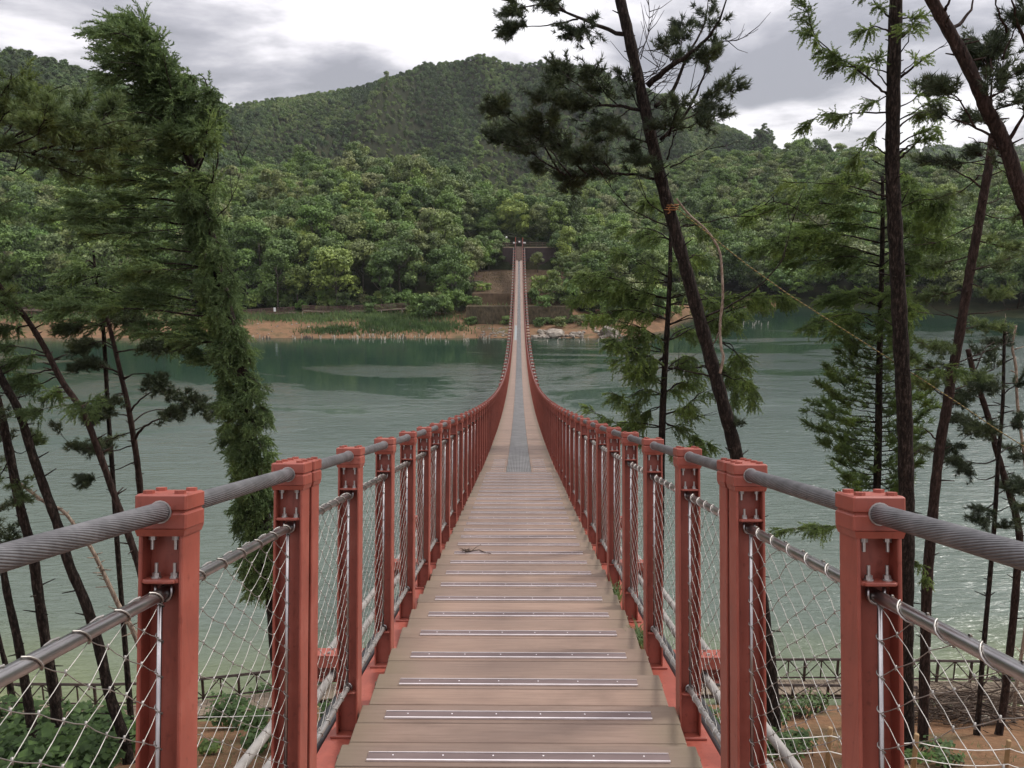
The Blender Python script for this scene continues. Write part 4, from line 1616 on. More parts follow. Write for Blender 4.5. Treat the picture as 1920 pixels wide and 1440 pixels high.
for k in range(95):
    shrub(rnd.uniform(-150, 790), 157.5 + rnd.uniform(0, 7), rnd.uniform(0.6, 1.25), 'dark shrub under the edge of the far wood', 'shrubs under the far wood')
for px, D, s, lab in ((1008, 190, 0.52, 'slender young tree standing before the dark abutment wall'),):
    broadleaf(col_x(px, D), D, far_ground(px, D), 3, s, lab, None, 1.0)
for px, D, s in ((925, 197, 0.75), (934, 203, 0.85), (1050, 196, 0.9), (1062, 188, 0.85), (1052, 178, 0.6), (885, 178, 0.7), (900, 192, 0.75), (878, 184, 0.85), (893, 186, 0.75), (908, 196, 0.8), (916, 194, 0.65), (872, 174, 0.7), (1098, 164, 0.7), (1112, 168, 0.85), (1080, 166, 0.6), (1128, 166, 0.85), (1085, 180, 0.9), (868, 168, 0.6), (1105, 170, 0.8), (1068, 168, 0.5)):
    broadleaf(col_x(px, D), D, far_ground(px, D) - 0.2, rnd.randrange(8), s, 'green tree on the slope beside the far bridge head', 'trees flanking the far bridge head', rnd.uniform(0, 6))
# ================================================================== NEAR TREES
def norm(v):
    return v / (np.linalg.norm(v, axis=-1, keepdims=True) + 1e-9)


def tuft_template(rg, n=20, L=0.13, w=0.008, spread=(0.25, 1.25)):
    """a pine shoot end: needles fanning round +x"""
    V, Fa = [], []
    for k in range(n):
        th = rg.uniform(*spread); ph = rg.uniform(0, 6.283); l = L * rg.uniform(0.7, 1.15)
        d = np.array([math.cos(th), math.sin(th) * math.cos(ph), math.sin(th) * math.sin(ph)])
        b = np.array([rg.uniform(-0.06, 0.03), 0, 0])
        s = norm(np.cross(d, rg.normal(size=3))) * w
        i = len(V)
        V += [b - s, b + s, b + d * l]
        Fa.append((i, i + 1, i + 2))
    return np.array(V), np.array(Fa)


def frond_template(rg, n=28, L=0.25, w=0.0105, nl=0.058, droop=0.04):
    """a larch / spruce shoot along +x: short needles on both sides, hanging a little"""
    V, Fa = [], []
    for k in range(n):
        u = (k + 0.5) / n
        b = np.array([u * L, 0, -droop * u * u])
        ph = rg.choice([-1, 1]) * rg.uniform(0.1, 1.3)
        f = rg.uniform(0.45, 1.0)
        d = norm(np.array([f, math.sin(ph), math.cos(ph) * rg.choice([-0.75, 0.55])]))
        l = nl * rg.uniform(0.7, 1.25) * (1.0 - 0.35 * u)
        s = norm(np.cross(d, rg.normal(size=3))) * w
        i = len(V)
        V += [b - s, b + s, b + d * l]
        Fa.append((i, i + 1, i + 2))
    return np.array(V), np.array(Fa)


_rg = np.random.default_rng(42)
TUFTS = [tuft_template(_rg) for _ in range(6)]
FRONDS = [frond_template(_rg) for _ in range(6)]
TWIG = (np.array([(0, 0.006, 0), (0, -0.003, 0.005), (0, -0.003, -0.005), (1, 0.003, 0), (1, -0.0015, 0.003), (1, -0.0015, -0.003)]),
        np.array([(0, 1, 4), (0, 4, 3), (1, 2, 5), (1, 5, 4), (2, 0, 3), (2, 3, 5)]))


def place(tmpl, pos, dirs, scale, rg, up=None):
    """instances of a template merged into arrays; +x goes to dirs"""
    V, Fa = tmpl
    n = len(pos)
    X = norm(dirs)
    ref = rg.normal(size=(n, 3)) if up is None else np.tile(np.array([0, 0, 1.0]), (n, 1)) + 0.15 * rg.normal(size=(n, 3))
    Y = norm(np.cross(ref, X))
    Z = np.cross(X, Y)
    sc = scale if scale.ndim == 2 else np.repeat(scale[:, None], 3, 1)
    P = pos[:, None, :] + V[None, :, 0:1] * (X * sc[:, 0:1])[:, None, :] + V[None, :, 1:2] * (Y * sc[:, 1:2])[:, None, :] + V[None, :, 2:3] * (Z * sc[:, 2:3])[:, None, :]
    Fo = Fa[None] + (np.arange(n) * len(V))[:, None, None]
    return P.reshape(-1, 3), Fo.reshape(-1, Fa.shape[1])


def resample(pts, step):
    pts = np.array(pts, float)
    seg = np.linalg.norm(np.diff(pts, axis=0), axis=1)
    cum = np.concatenate([[0], np.cumsum(seg)])
    n = max(3, int(cum[-1] / step) + 1)
    s = np.linspace(0, cum[-1], n)
    return np.stack([np.interp(s, cum, pts[:, k]) for k in range(3)], 1), cum[-1]


def smooth_path(pts, n=4):
    """Catmull-Rom through the points"""
    P = [Vector(p) for p in pts]
    if len(P) < 3:
        return P
    out = []
    Q = [P[0] * 2 - P[1]] + P + [P[-1] * 2 - P[-2]]
    for i in range(1, len(Q) - 2):
        for k in range(n):
            t = k / n
            a, b, c, d = Q[i - 1], Q[i], Q[i + 1], Q[i + 2]
            out.append(0.5 * ((2 * b) + (c - a) * t + (2 * a - 5 * b + 4 * c - d) * t * t + (3 * b - a - 3 * c + d) * t ** 3))
    out.append(P[-1])
    return out


class Foliage:
    def __init__(s, seed):
        s.rg = np.random.default_rng(seed)
        s.V, s.F, s.mi, s.n = [], [], [], 0

    def put(s, V, Fa, m):
        s.V.append(V); s.F.append(Fa + s.n); s.mi.append(np.full(len(Fa), m)); s.n += len(V)

    def along(s, pts, kind, per_m, f0=0.25, tl=(0.35, 0.8), spread=0.7, grav=-0.15, wind=(0, 0, 0), fwd=0.8, dens=1.0, size=1.0, gap=0.42):
        """side shoots along a branch, each carrying needle tufts or fronds"""
        rg = s.rg
        P, Lb = resample(pts, 0.05)
        n = max(1, int(per_m * Lb * (1 - f0)))
        nc = max(2, int(Lb * (1 - f0) / gap))
        cc = rg.uniform(0, 1, nc) ** 0.75
        u = np.clip(f0 + (1 - f0) * (cc[rg.integers(0, nc, n)] + rg.normal(0, 0.05, n)), f0, 1)
        idx = np.clip((u * (len(P) - 1)).astype(int), 1, len(P) - 2)
        p = P[idx]
        t = norm(P[idx + 1] - P[idx - 1])
        lat = norm(np.cross(t, np.array([0, 0, 1.0]) + 0.2 * rg.normal(size=(n, 3)))) * rg.choice([-1, 1], n)[:, None]
        d = norm(t * fwd + lat * spread * rg.uniform(0.3, 1.2, n)[:, None] + rg.normal(size=(n, 3)) * 0.22 + np.array([0, 0, grav]) + np.array(wind))
        l = rg.uniform(tl[0], tl[1], n) * (1.0 - 0.45 * u)
        if kind == 'pine':
            Vt, Ft = place(TWIG, p, d, np.stack([l, np.ones(n), np.ones(n)], 1), rg)
            s.put(Vt, Ft, 1)
            k = int(5 * dens)
            for q in range(k):
                w = 0.35 + 0.65 * (q + rg.uniform(0, 1, n)) / k
                w = np.clip(w, 0, 1.02)
                pos = p + d * (l * w)[:, None] + rg.normal(size=(n, 3)) * 0.035
                dd = norm(d + 0.45 * rg.normal(size=(n, 3)) + np.array([0, 0, 0.25]) + np.array(wind) * 0.6)
                V, Fa = place(TUFTS[rg.integers(0, 6)], pos, dd, size * rg.uniform(0.75, 1.2, n), rg)
                s.put(V, Fa, 0)
        else:
            # bend the shoot: two pieces, the second hanging or blown
            d2 = norm(d + np.array([0, 0, grav * 1.6]) + np.array(wind) * 1.2)
            m1 = p + d * (l * 0.5)[:, None]
            for a, dr in ((p, d), (m1, d2)):
                Vt, Ft = place(TWIG, a, dr, np.stack([l * 0.5, np.ones(n), np.ones(n)], 1), rg)
                s.put(Vt, Ft, 1)
                k = max(2, int(3 * dens))
                for q in range(k):
                    w = (q + rg.uniform(0, 1, n)) / k
                    pos = a + dr * (l * 0.5 * w)[:, None]
                    dd = norm(dr + 0.42 * rg.normal(size=(n, 3)) + np.array([0, 0, grav * 0.8]) + np.array(wind) * 0.8)
                    V, Fa = place(FRONDS[rg.integers(0, 6)], pos, dd, size * rg.uniform(0.65, 1.15, n), rg, up=1)
                    s.put(V, Fa, 0)

    def mesh(s, name, base):
        V = np.concatenate(s.V) - np.array(base)
        return np_mesh(name, V, np.concatenate(s.F), np.concatenate(s.mi))


def tree(name, label, D, trunk, w0, w1, branches, leaf, bark, seed, group=None, ground=True, cat='tree', Dt=0.0, knots=True, tex=0.9):
    """trunk: pixels from top to bottom; w0,w1: width in photo pixels at top and bottom.
    branches: (pixels, base width px, kind, per_m, options)"""
    rg = random.Random(seed)
    n = len(trunk)
    P = [at(px, py, D + Dt * (1 - i / (n - 1))) for i, (px, py) in enumerate(trunk)]
    fw = CR @ Vector((0, 0, -1))
    dep = lambda p: (p - Vector((0, 0, ZC))).dot(fw)
    r0, r1 = w0 * dep(P[0]) / F / 2, w1 * dep(P[-1]) / F / 2
    b = P[-1].copy()
    if ground:
        gz = float(near_z(b.x, b.y))
        if b.z > gz - 0.2:
            d = (P[-1] - P[-2]).normalized()
            d = Vector((d.x * 0.5, d.y * 0.5, min(d.z, -0.6))).normalized()
            k = (gz - 0.25 - b.z) / d.z
            e = b + d * k
            P.append(e)
    base = P[-1].copy()
    root = empty(name, base, label, cat, group)
    mb = MB()
    path = smooth_path([p - base for p in P], 6)
    k = len(path)
    rad = []
    for i in range(k):
        t = i / (k - 1)
        r = r0 + (r1 - r0) * t ** tex
        r *= 1 + 0.05 * math.sin(i * 1.7 + seed) + rg.uniform(-0.03, 0.03)
        if k - i < 4 and ground: r *= 1 + 0.16 * (4 - (k - i))
        rad.append(r)
    mb.tube(path, rad, 10)
    if knots:
        for q in range(int(k / 2)):   # broken stubs
            i = rg.randrange(2, k - 2); a = rg.uniform(0, 6.28); l = rg.uniform(0.05, 0.28)
            d = Vector((math.cos(a), math.sin(a), rg.uniform(0.0, 0.6)))
            mb.tube([path[i], path[i] + d * (rad[i] + l)], [0.022, 0.010], 5)
    fo = Foliage(seed)
    for br in branches:
        pix, bw, kind, per_m = br[:4]
        op = dict(br[4]) if len(br) > 4 else {}
        dz = op.pop('dz', rg.uniform(-1.6, 1.6) if kind else rg.uniform(-0.6, 0.6))
        m = len(pix)
        pts = []
        for i, (px, py) in enumerate(pix):
            # depth of the trunk near the branch's root, moving away towards the tip
            pts.append(at(px, py, D + Dt * 0.5 + dz * (i / (m - 1)) ** 1.1) - base)
        sp = smooth_path(pts, 4)
        rb = bw * dep(pts[0] + base) / F / 2
        q = len(sp)
        jit = [Vector((rg.uniform(-1, 1), rg.uniform(-1, 1), rg.uniform(-1, 1))) * 0.018 for _ in sp]
        sp = [a + j for a, j in zip(sp, jit)]
        mb.tube(sp, [max(0.006, rb * (1 - 0.85 * i / (q - 1))) for i in range(q)], 6)
        sub = op.pop('bare', 0)
        per_m = per_m * op.pop('mult', 1.0)
        for z in range(sub):
            i = rg.randrange(q // 3, q); d = (sp[min(i + 1, q - 1)] - sp[i - 1]).normalized()
            v = (d + Vector((rg.uniform(-1, 1), rg.uniform(-1, 1), rg.uniform(-0.6, 1)))).normalized() * rg.uniform(0.25, 0.9)
            mb.tube([sp[i], sp[i] + v * 0.5, sp[i] + v + Vector((0, 0, 0.1))], [0.010, 0.007, 0.004], 4)
        if kind:
            o = dict(op)
            wp = [np.array(a) + np.array(base) for a in sp]
            fo.along(wp, kind, per_m, **o)
    mb.build('trunk', M[bark], root, smooth=True)
    if fo.n:
        link_mesh('crown', fo.mesh('crown', base), [M[leaf], M[bark]], root)
    return root


def auto(trunk, rows, side, reach, rise, kind, per_m, seed, bw=4, **op):
    """regular side branches up a trunk: rows of start pixels; side -1 left, 1 right, 0 both"""
    rg = random.Random(seed)
    out = []
    ty = [t[1] for t in trunk]; tx = [t[0] for t in trunk]
    for r in rows:
        x = float(np.interp(r, ty, tx))
        for s in ((-1, 1) if side == 0 else (side,)):
            L = reach * rg.uniform(0.65, 1.2); h = rise * rg.uniform(0.5, 1.5)
            out.append(([(x, r), (x + s * L * 0.5, r - h * 0.7), (x + s * L, r - h * 0.35)], bw, kind, per_m, dict(op)))
    return out


def top_branches(T, n, kind, per_m, op):
    # the part of a crown that rises above or beside the picture
    rg = random.Random(len(T) * 7 + int(T[0][0]))
    out = []
    for k in range(n * 6):
        i = rg.randrange(0, n); f = rg.random()
        x = T[i][0] + (T[i + 1][0] - T[i][0]) * f if i + 1 < len(T) else T[i][0]
        y = T[i][1] + (T[i + 1][1] - T[i][1]) * f if i + 1 < len(T) else T[i][1]
        s = rg.choice([-1, 1]); L = rg.uniform(40, 110)
        out.append(([(x, y), (x + s * L * 0.5, y - 16), (x + s * L, y - rg.uniform(10, 45))], 3, kind, per_m, dict(op)))
    return out


WL = (-0.75, 0.1, 0.12)      # wind blowing to the left
# ---- the bent conifer left of the bridge
T = [(248, 62), (286, 130), (316, 200), (340, 262), (362, 320), (378, 380), (396, 450), (412, 520), (428, 590), (444, 660), (456, 740), (470, 830), (486, 930), (500, 1020), (512, 1110), (520, 1190)]
HB = dict(wind=WL, grav=-0.05, spread=0.75, fwd=0.55, tl=(0.35, 0.8), dens=1.2, f0=0.06, size=1.35, gap=0.62)
LB = dict(wind=(-0.15, 0, 0), grav=-0.25, spread=0.8, fwd=0.6, tl=(0.16, 0.40), dens=1.15, f0=0.0)
br = []
for (s, e, bw) in [((255, 72), (236, 34), 3), ((262, 90), (212, 62), 3), ((275, 110), (204, 92), 3), ((290, 138), (206, 118), 4), ((300, 160), (218, 150), 4), ((312, 190), (226, 180), 4),
                   ((322, 215), (240, 205), 4), ((330, 240), (232, 222), 4), ((338, 262), (215, 245), 4), ((348, 290), (228, 262), 5), ((355, 310), (200, 282), 5), ((365, 335), (168, 300), 6),
                   ((372, 360), (135, 335), 6), ((378, 385), (118, 368), 6), ((384, 405), (112, 396), 6), ((390, 425), (160, 420), 6), ((398, 452), (190, 440), 5), ((404, 480), (235, 470), 5),
                   ((410, 505), (250, 500), 5), ((416, 540), (230, 525), 5), ((424, 575), (150, 545), 5), ((430, 600), (98, 575), 5), ((436, 620), (270, 608), 4), ((440, 640), (320, 660), 4)]:
    mx, my = (s[0] + e[0]) / 2, (s[1] + e[1]) / 2
    for k in range(2):
        jx, jy = (rnd.uniform(-18, 26), rnd.uniform(-20, 20)) if k else (0, 0)
        br.append(([s, (mx + jx, my - 8 + jy), (e[0] + jx, e[1] + jy)], bw if k == 0 else 2.5, 'larch', 10 if k == 0 else 7, dict(HB, dz=rnd.uniform(-1.8, 1.8))))
for yq in np.arange(66, 300, 11):
    xq = float(np.interp(yq, [t[1] for t in T], [t[0] for t in T]))
    for s in (-1, 1):
        Lq = rnd.uniform(14, 26) + 0.06 * (yq - 60)
        br.append(([(xq, yq), (xq + s * Lq * 0.5, yq - 12), (xq + s * Lq * 0.75, yq - 24)], 2, 'larch', 20, dict(HB, wind=(-0.4, 0, 0.15), tl=(0.2, 0.45), dz=rnd.uniform(-0.6, 0.6))))
# right hand crest curling over
for pix in ([(340, 262), (352, 200), (345, 130)], [(330, 230), (322, 170), (305, 100)], [(350, 290), (372, 215), (362, 140)], [(362, 320), (395, 240), (388, 160), (372, 135)], [(375, 372), (404, 320), (412, 240), (404, 180)],
            [(366, 335), (385, 280), (392, 215)], [(378, 372), (398, 340), (402, 300)], [(340, 262), (335, 190), (318, 125)], [(362, 320), (378, 300), (384, 250)]):
    br.append((pix, 5, 'larch', 15, dict(HB, wind=(-0.35, 0, -0.25), grav=-0.15, tl=(0.3, 0.6), f0=0.3, dz=rnd.uniform(-0.8, 0.8))))
# lower column, branches close to the trunk
for r in np.arange(330, 1100, 15):
    x = float(np.interp(r, [t[1] for t in T], [t[0] for t in T]))
    for s in (-1, 1, -1):
        L = rnd.uniform(16, 44) * (1.05 if r > 700 else 0.75)
        br.append(([(x, r), (x + s * L * 0.55, r + 4), (x + s * L, r + rnd.uniform(4, 30))], 2.5, 'larch', 22, dict(LB, dz=rnd.uniform(-0.9, 0.9))))
for pix in ([(452, 700), (400, 680), (345, 640)], [(440, 640), (390, 630), (335, 610)]):
    br.append((pix, 4, 'larch', 18, dict(HB, dz=0.6)))
br.append(([(400, 412), (430, 380), (446, 345), (455, 292)], 2.5, None, 0, dict(bare=5, dz=0.3)))
br.append(([(384, 372), (400, 330), (408, 260)], 3, None, 0, dict(dz=0.2)))
tree('bent_conifer', 'tall dark conifer bent left by the wind, its needles streaming sideways', 17.0, T, 7, 34, br, 'larch_dark', 'bark', 11, knots=False)

# ---- pine at the left edge, only its crown reaches into the picture
PB = dict(wind=(-0.25, 0, 0.05), grav=0.05, spread=0.9, tl=(0.3, 0.7), f0=0.1, size=1.1, mult=0.7)
br = [([(-70, 320), (-10, 283), (60, 288), (95, 290)], 9, 'pine', 6, dict(PB, f0=0.5, dz=0.4)),
      ([(-40, 300), (40, 255), (110, 215), (185, 185)], 6, 'pine', 22, PB), ([(-20, 285), (60, 240), (150, 240), (235, 225)], 6, 'pine', 22, PB),
      ([(60, 288), (130, 262), (200, 262), (262, 250)], 5, 'pine', 24, PB), ([(60, 288), (120, 300), (180, 305), (240, 300)], 4, 'pine', 22, PB),
      ([(-50, 300), (10, 215), (60, 190), (120, 160)], 5, 'pine', 22, PB), ([(-60, 280), (-10, 200), (20, 150), (18, 130)], 5, 'pine', 14, PB),
      ([(-20, 285), (30, 270), (70, 250), (90, 195)], 5, 'pine', 20, PB), ([(-30, 290), (20, 240), (30, 210)], 4, 'pine', 20, PB), ([(40, 287), (90, 310), (150, 330), (200, 340)], 4, 'pine', 16, PB),
      ([(120, 262), (180, 230), (225, 195)], 4, 'pine', 22, PB), ([(100, 280), (160, 282), (215, 270), (290, 262)], 4, 'pine', 20, PB),
      ([(-70, 345), (-10, 318), (40, 325)], 4, None, 0, dict(bare=4))]
tree('pine_tree', 'pine at the left edge whose green upper crown reaches in before the hill', 14.0, [(-60, -280), (-66, -90), (-70, 100), (-72, 300), (-80, 700), (-84, 1100), (-85, 1420)], 4, 24, br + top_branches([(-60, -280), (-66, -190), (-70, -120)], 2, 'pine', 14, PB), 'pine_green', 'bark', 21, tex=0.45)

# ---- slanting pines at the left, bare stems low down
T = [(-190, 230), (-120, 350), (-40, 480), (5, 543), (50, 598), (86, 656), (117, 716), (156, 773), (182, 838), (215, 930), (240, 1000), (260, 1060), (278, 1130), (292, 1200)]
PL = dict(wind=(-0.2, 0, -0.05), grav=-0.12, spread=0.9, tl=(0.3, 0.7), f0=0.25)
br = [([(40, 590), (10, 570), (-30, 565)], 5, 'larch', 20, PL), ([(95, 672), (60, 665), (10, 680)], 4, 'larch', 22, PL), ([(60, 610), (20, 615), (-20, 630)], 4, 'larch', 22, PL),
      ([(105, 690), (65, 700), (35, 705)], 4, 'larch', 20, PL), ([(150, 760), (115, 760), (60, 772)], 4, 'larch', 24, PL), ([(128, 735), (105, 735), (92, 742)], 3, 'larch', 24, PL),
      ([(90, 665), (40, 650), (-10, 650)], 3, 'larch', 20, PL), ([(110, 705), (70, 720), (40, 715)], 3, 'larch', 18, PL), ([(150, 760), (160, 765), (165, 755)], 2, 'larch', 16, PL)]
tree('slanting_conifer', 'slanting dark stem with drooping sprays, crossing from the left edge above the near cable', 17.0, T, 4, 14, br + top_branches(T, 2, 'larch', 16, PL), 'larch_dark', 'bark_red', 31, tex=0.5)
T = [(-190, 330), (-130, 440), (-80, 540), (-40, 620), (0, 705), (35, 770), (60, 850), (85, 920), (110, 990), (130, 1060), (160, 1130), (185, 1210), (205, 1300), (228, 1370), (236, 1400)]
tree('pine_tree', 'bare slanting pine stem rising from the bush left of the nearest left post', 16.5, T, 4, 21,
     [([(28, 758), (36, 745)], 4, None, 0)] + top_branches(T, 3, 'pine', 12, PB), 'pine', 'bark', 32, tex=0.45)
T = [(-100, 420), (-70, 530), (-40, 620), (-20, 700), (0, 770), (20, 860), (40, 960), (60, 1030), (70, 1100), (85, 1200), (100, 1290), (106, 1340)]
br = [([(15, 840), (40, 850), (80, 825)], 3, 'pine', 18, dict(PB, f0=0.2, dz=0.6)), ([(20, 870), (30, 900), (48, 935)], 3, 'pine', 14, dict(PB, dz=-0.5)), ([(12, 830), (-10, 800), (-30, 790)], 3, 'pine', 14, PB),
      ([(18, 860), (0, 890), (-20, 905)], 3, 'pine', 14, PB)]
tree('pine_tree', 'pine stem second from the left edge with a few short green sprays', 17.0, T, 4, 21, br + top_branches(T, 3, 'pine', 12, PB), 'pine_green', 'bark', 33, tex=0.45)
T = [(-140, 520), (-105, 660), (-65, 800), (-30, 930), (0, 1040), (15, 1120), (35, 1210), (50, 1300), (58, 1350)]
tree('pine_tree', 'dark bare pine stem nearest the left edge at the lower left', 16.0, T, 4, 20, top_branches(T, 3, 'pine', 12, PB), 'pine', 'bark', 34)
T = [(-110, 640), (-80, 790), (-50, 940), (-25, 1080), (-4, 1190), (14, 1260), (26, 1320)]
tree('pine_tree', 'thin dark stem standing in the lower left corner', 19.0, T, 3, 12, top_branches(T, 3, 'pine', 12, PB), 'pine', 'bark', 35)
T = [(190, 545), (200, 591), (216, 656), (229, 713), (240, 760), (250, 818), (258, 872), (264, 930), (272, 1000), (280, 1080)]
P2 = dict(wind=(-0.1, 0, 0), grav=0.05, spread=1.05, tl=(0.28, 0.72), f0=0.3, size=1.0, mult=1.35, gap=0.3)
br = [([(216, 660), (250, 655), (290, 650), (335, 655)], 4, 'pine', 26, P2), ([(226, 700), (200, 690), (165, 680), (135, 700)], 4, 'pine', 26, P2), ([(228, 710), (255, 700), (285, 705), (300, 725)], 3, 'pine', 26, P2),
      ([(218, 650), (190, 640), (160, 650), (140, 665)], 3, 'pine', 24, P2), ([(243, 775), (262, 750), (290, 735), (330, 742), (380, 760)], 4, 'pine', 22, P2), ([(250, 825), (270, 800), (300, 785), (322, 773)], 6, 'pine', 16, dict(P2, f0=0.55)),
      ([(248, 810), (215, 820), (188, 835), (165, 850)], 3, 'pine', 22, P2), ([(240, 780), (210, 775), (180, 785)], 3, 'pine', 26, P2), ([(256, 865), (230, 875), (200, 890), (165, 900)], 3, 'pine', 26, P2),
      ([(205, 610), (230, 600), (250, 605)], 3, 'pine', 22, P2), ([(203, 600), (180, 610), (120, 620)], 3, 'pine', 22, P2), ([(246, 795), (280, 770), (340, 770), (400, 778)], 3, 'pine', 20, dict(P2, f0=0.5)),
      ([(252, 835), (200, 845), (130, 830), (110, 800)], 3, 'pine', 16, P2), ([(234, 740), (215, 745), (195, 765)], 3, 'pine', 24, P2)]
tree('pine_tree', 'small open crowned pine with reddish forked stem left of the bent conifer', 19.0, T, 6, 14, br, 'pine', 'bark_red', 36)
T = [(36, 905), (85, 942), (120, 960), (150, 1000), (172, 1030), (188, 1062), (206, 1100), (225, 1140), (248, 1180), (262, 1215), (290, 1290), (305, 1350)]
tree('dead_tree', 'thin bent tan dead stem leaning across the pines at the lower left', 18.0, T, 5, 11, [([(85, 942), (70, 935), (58, 915)], 3, None, 0)], 'pine', 'bark_pale', 37)
# upswept twiggy growth that fills the view between the pines
T = [(175, 470), (180, 520), (186, 560), (192, 600), (196, 650)]
br = []
for (s, e) in [((178, 500), (150, 505)), ((180, 520), (110, 545)), ((184, 545), (260, 560)), ((186, 565), (100, 590)), ((188, 580), (280, 600)), ((190, 600), (330, 640)), ((186, 565), (330, 600)), ((180, 520), (240, 500)), ((192, 610), (120, 625)), ((188, 585), (340, 560)), ((184, 550), (330, 530))]:
    for k in range(2):
        br.append(([s, ((s[0] + e[0]) / 2, (s[1] + e[1]) / 2 - 14 + 10 * k), (e[0], e[1] + 8 * k)], 3, 'larch', 11, dict(HB, wind=(-0.45, 0, 0), grav=-0.1, dz=rnd.uniform(-1, 1))))
tree('young_conifer', 'young conifer with windswept green layers between the bent conifer and the left edge', 20.0, T + [(202, 760), (212, 900), (222, 1050)], 4, 10, br, 'larch_dark', 'bark', 38)

# ---- dark pine right of the bridge
T = [(1075, -420), (1105, -270), (1132, -150), (1152, -60), (1163, 0), (1178, 62), (1195, 140), (1215, 230), (1233, 310), (1248, 370), (1268, 440), (1290, 520), (1315, 610), (1340, 700), (1362, 780), (1382, 860), (1405, 980), (1428, 1130), (1446, 1280), (1454, 1400)]
PD = dict(wind=(-0.12, 0, 0.0), grav=0.08, spread=1.0, tl=(0.32, 0.8), f0=0.2, size=1.15, mult=1.5)
br = [([(1168, 66), (1118, 46), (1068, 26), (1010, 10), (955, 20)], 9, 'pine', 15, dict(PD, f0=0.45)), ([(1085, 34), (1040, 45), (985, 50), (948, 62)], 4, 'pine', 16, PD), ([(1060, 22), (1020, -10), (975, -15)], 4, 'pine', 16, PD),
      ([(1120, 46), (1085, 60), (1062, 75)], 3, 'pine', 14, PD),
      ([(1214, 160), (1258, 125), (1305, 92), (1340, 55), (1368, -20)], 13, 'pine', 2, dict(PD, f0=0.2)), ([(1228, 200), (1262, 168), (1290, 105), (1318, 50), (1330, -10)], 9, 'pine', 3, dict(PD, f0=0.3)),
      ([(1238, 262), (1282, 220), (1312, 160), (1335, 100), (1345, 50)], 7, 'pine', 4, dict(PD, f0=0.3)), ([(1335, 100), (1350, 80), (1385, 75), (1422, 55)], 3, None, 0, dict(bare=6)),
      ([(1262, 120), (1275, 90), (1280, 50)], 4, 'pine', 14, PD), ([(1250, 130), (1262, 112), (1250, 85)], 3, 'pine', 16, PD), ([(1282, 108), (1310, 110), (1330, 105)], 3, 'pine', 14, PD),
      ([(1270, 230), (1300, 215), (1340, 195), (1385, 165)], 4, 'pine', 12, PD), ([(1262, 245), (1300, 235), (1345, 215), (1380, 200)], 4, 'pine', 12, PD), ([(1255, 255), (1262, 225), (1275, 190)], 4, 'pine', 14, PD), ([(1290, 205), (1330, 180), (1372, 150)], 3, 'pine', 9, PD),
      ([(1200, 205), (1150, 198), (1100, 196), (1050, 186), (1005, 180)], 7, 'pine', 19, PD), ([(1130, 198), (1090, 165), (1060, 140), (1040, 105)], 4, 'pine', 19, PD), ([(1100, 196), (1060, 165), (1025, 150)], 4, 'pine', 18, PD), ([(1160, 200), (1130, 170), (1105, 135)], 3, 'pine', 17, PD),
      ([(1185, 204), (1150, 225), (1130, 245)], 3, 'pine', 18, PD), ([(1198, 206), (1180, 165), (1168, 140)], 3, 'pine', 9, PD),
      ([(1240, 338), (1190, 328), (1130, 326), (1070, 330), (1012, 312)], 7, 'pine', 17, PD), ([(1070, 330), (1030, 280), (1000, 245), (962, 232)], 4, 'pine', 18, PD), ([(1060, 328), (1000, 290), (960, 255), (935, 250)], 4, 'pine', 18, PD), ([(1100, 327), (1060, 285), (1030, 250), (1025, 225)], 4, 'pine', 18, PD),
      ([(1130, 326), (1100, 300), (1075, 280)], 3, 'pine', 18, PD), ([(1150, 326), (1120, 285), (1130, 262)], 3, 'pine', 16, PD), ([(1050, 325), (1010, 262), (945, 215), (930, 195)], 4, 'pine', 17, PD), ([(1080, 330), (1068, 340), (1070, 350)], 2, 'pine', 18, PD),
      ([(1222, 270), (1180, 255), (1150, 235)], 4, 'pine', 9, PD), ([(1232, 305), (1205, 300), (1190, 285)], 4, 'pine', 14, PD), ([(1240, 335), (1225, 320), (1205, 305)], 3, 'pine', 14, PD), ([(1010, 262), (960, 275), (915, 245)], 3, 'pine', 10, PD),
      ([(1256, 315), (1285, 300), (1330, 278)], 4, None, 0, dict(bare=3)), ([(1250, 300), (1262, 262), (1275, 222)], 4, None, 0, dict(bare=3)),
      ([(1252, 425), (1215, 408), (1180, 390), (1145, 352)], 3.5, None, 0, dict(bare=4)), ([(1280, 425), (1330, 415), (1390, 400), (1450, 378)], 3.5, None, 0, dict(bare=5)), ([(1450, 378), (1490, 390), (1560, 440)], 2.5, None, 0, dict(bare=2)),
      ([(1318, 596), (1375, 570), (1425, 535), (1465, 490), (1478, 450), (1490, 400)], 4.5, None, 0, dict(bare=5)), ([(1330, 650), (1345, 630), (1358, 560), (1352, 610)], 3, None, 0),
      ([(1245, 400), (1215, 380), (1210, 360)], 3, None, 0, dict(bare=2)), ([(1330, 705), (1280, 695), (1250, 680)], 4, None, 0, dict(bare=1)), ([(1200, 110), (1215, 60), (1218, 10)], 2.5, None, 0, dict(bare=10)), ([(1208, 190), (1195, 130), (1180, 90)], 2.5, None, 0, dict(bare=8)),
      ([(1370, 800), (1378, 790), (1385, 795)], 2, 'pine', 20, dict(PD, tl=(0.1, 0.2)))]
for q in range(12):
    y = rnd.uniform(100, 300); x = float(np.interp(y, [t[1] for t in T], [t[0] for t in T]))
    br.append(([(x, y), (x + rnd.uniform(-40, 60), y - rnd.uniform(10, 40)), (x + rnd.uniform(-70, 110), y - rnd.uniform(0, 60))], 2, None, 0, dict(bare=3)))
tree('pine_tree', 'dark leaning pine right of the bridge with forked limbs and a rope tied on', 18.2, T, 5, 25, br + top_branches(T, 3, 'pine', 12, PD), 'pine', 'bark', 41, tex=0.32)
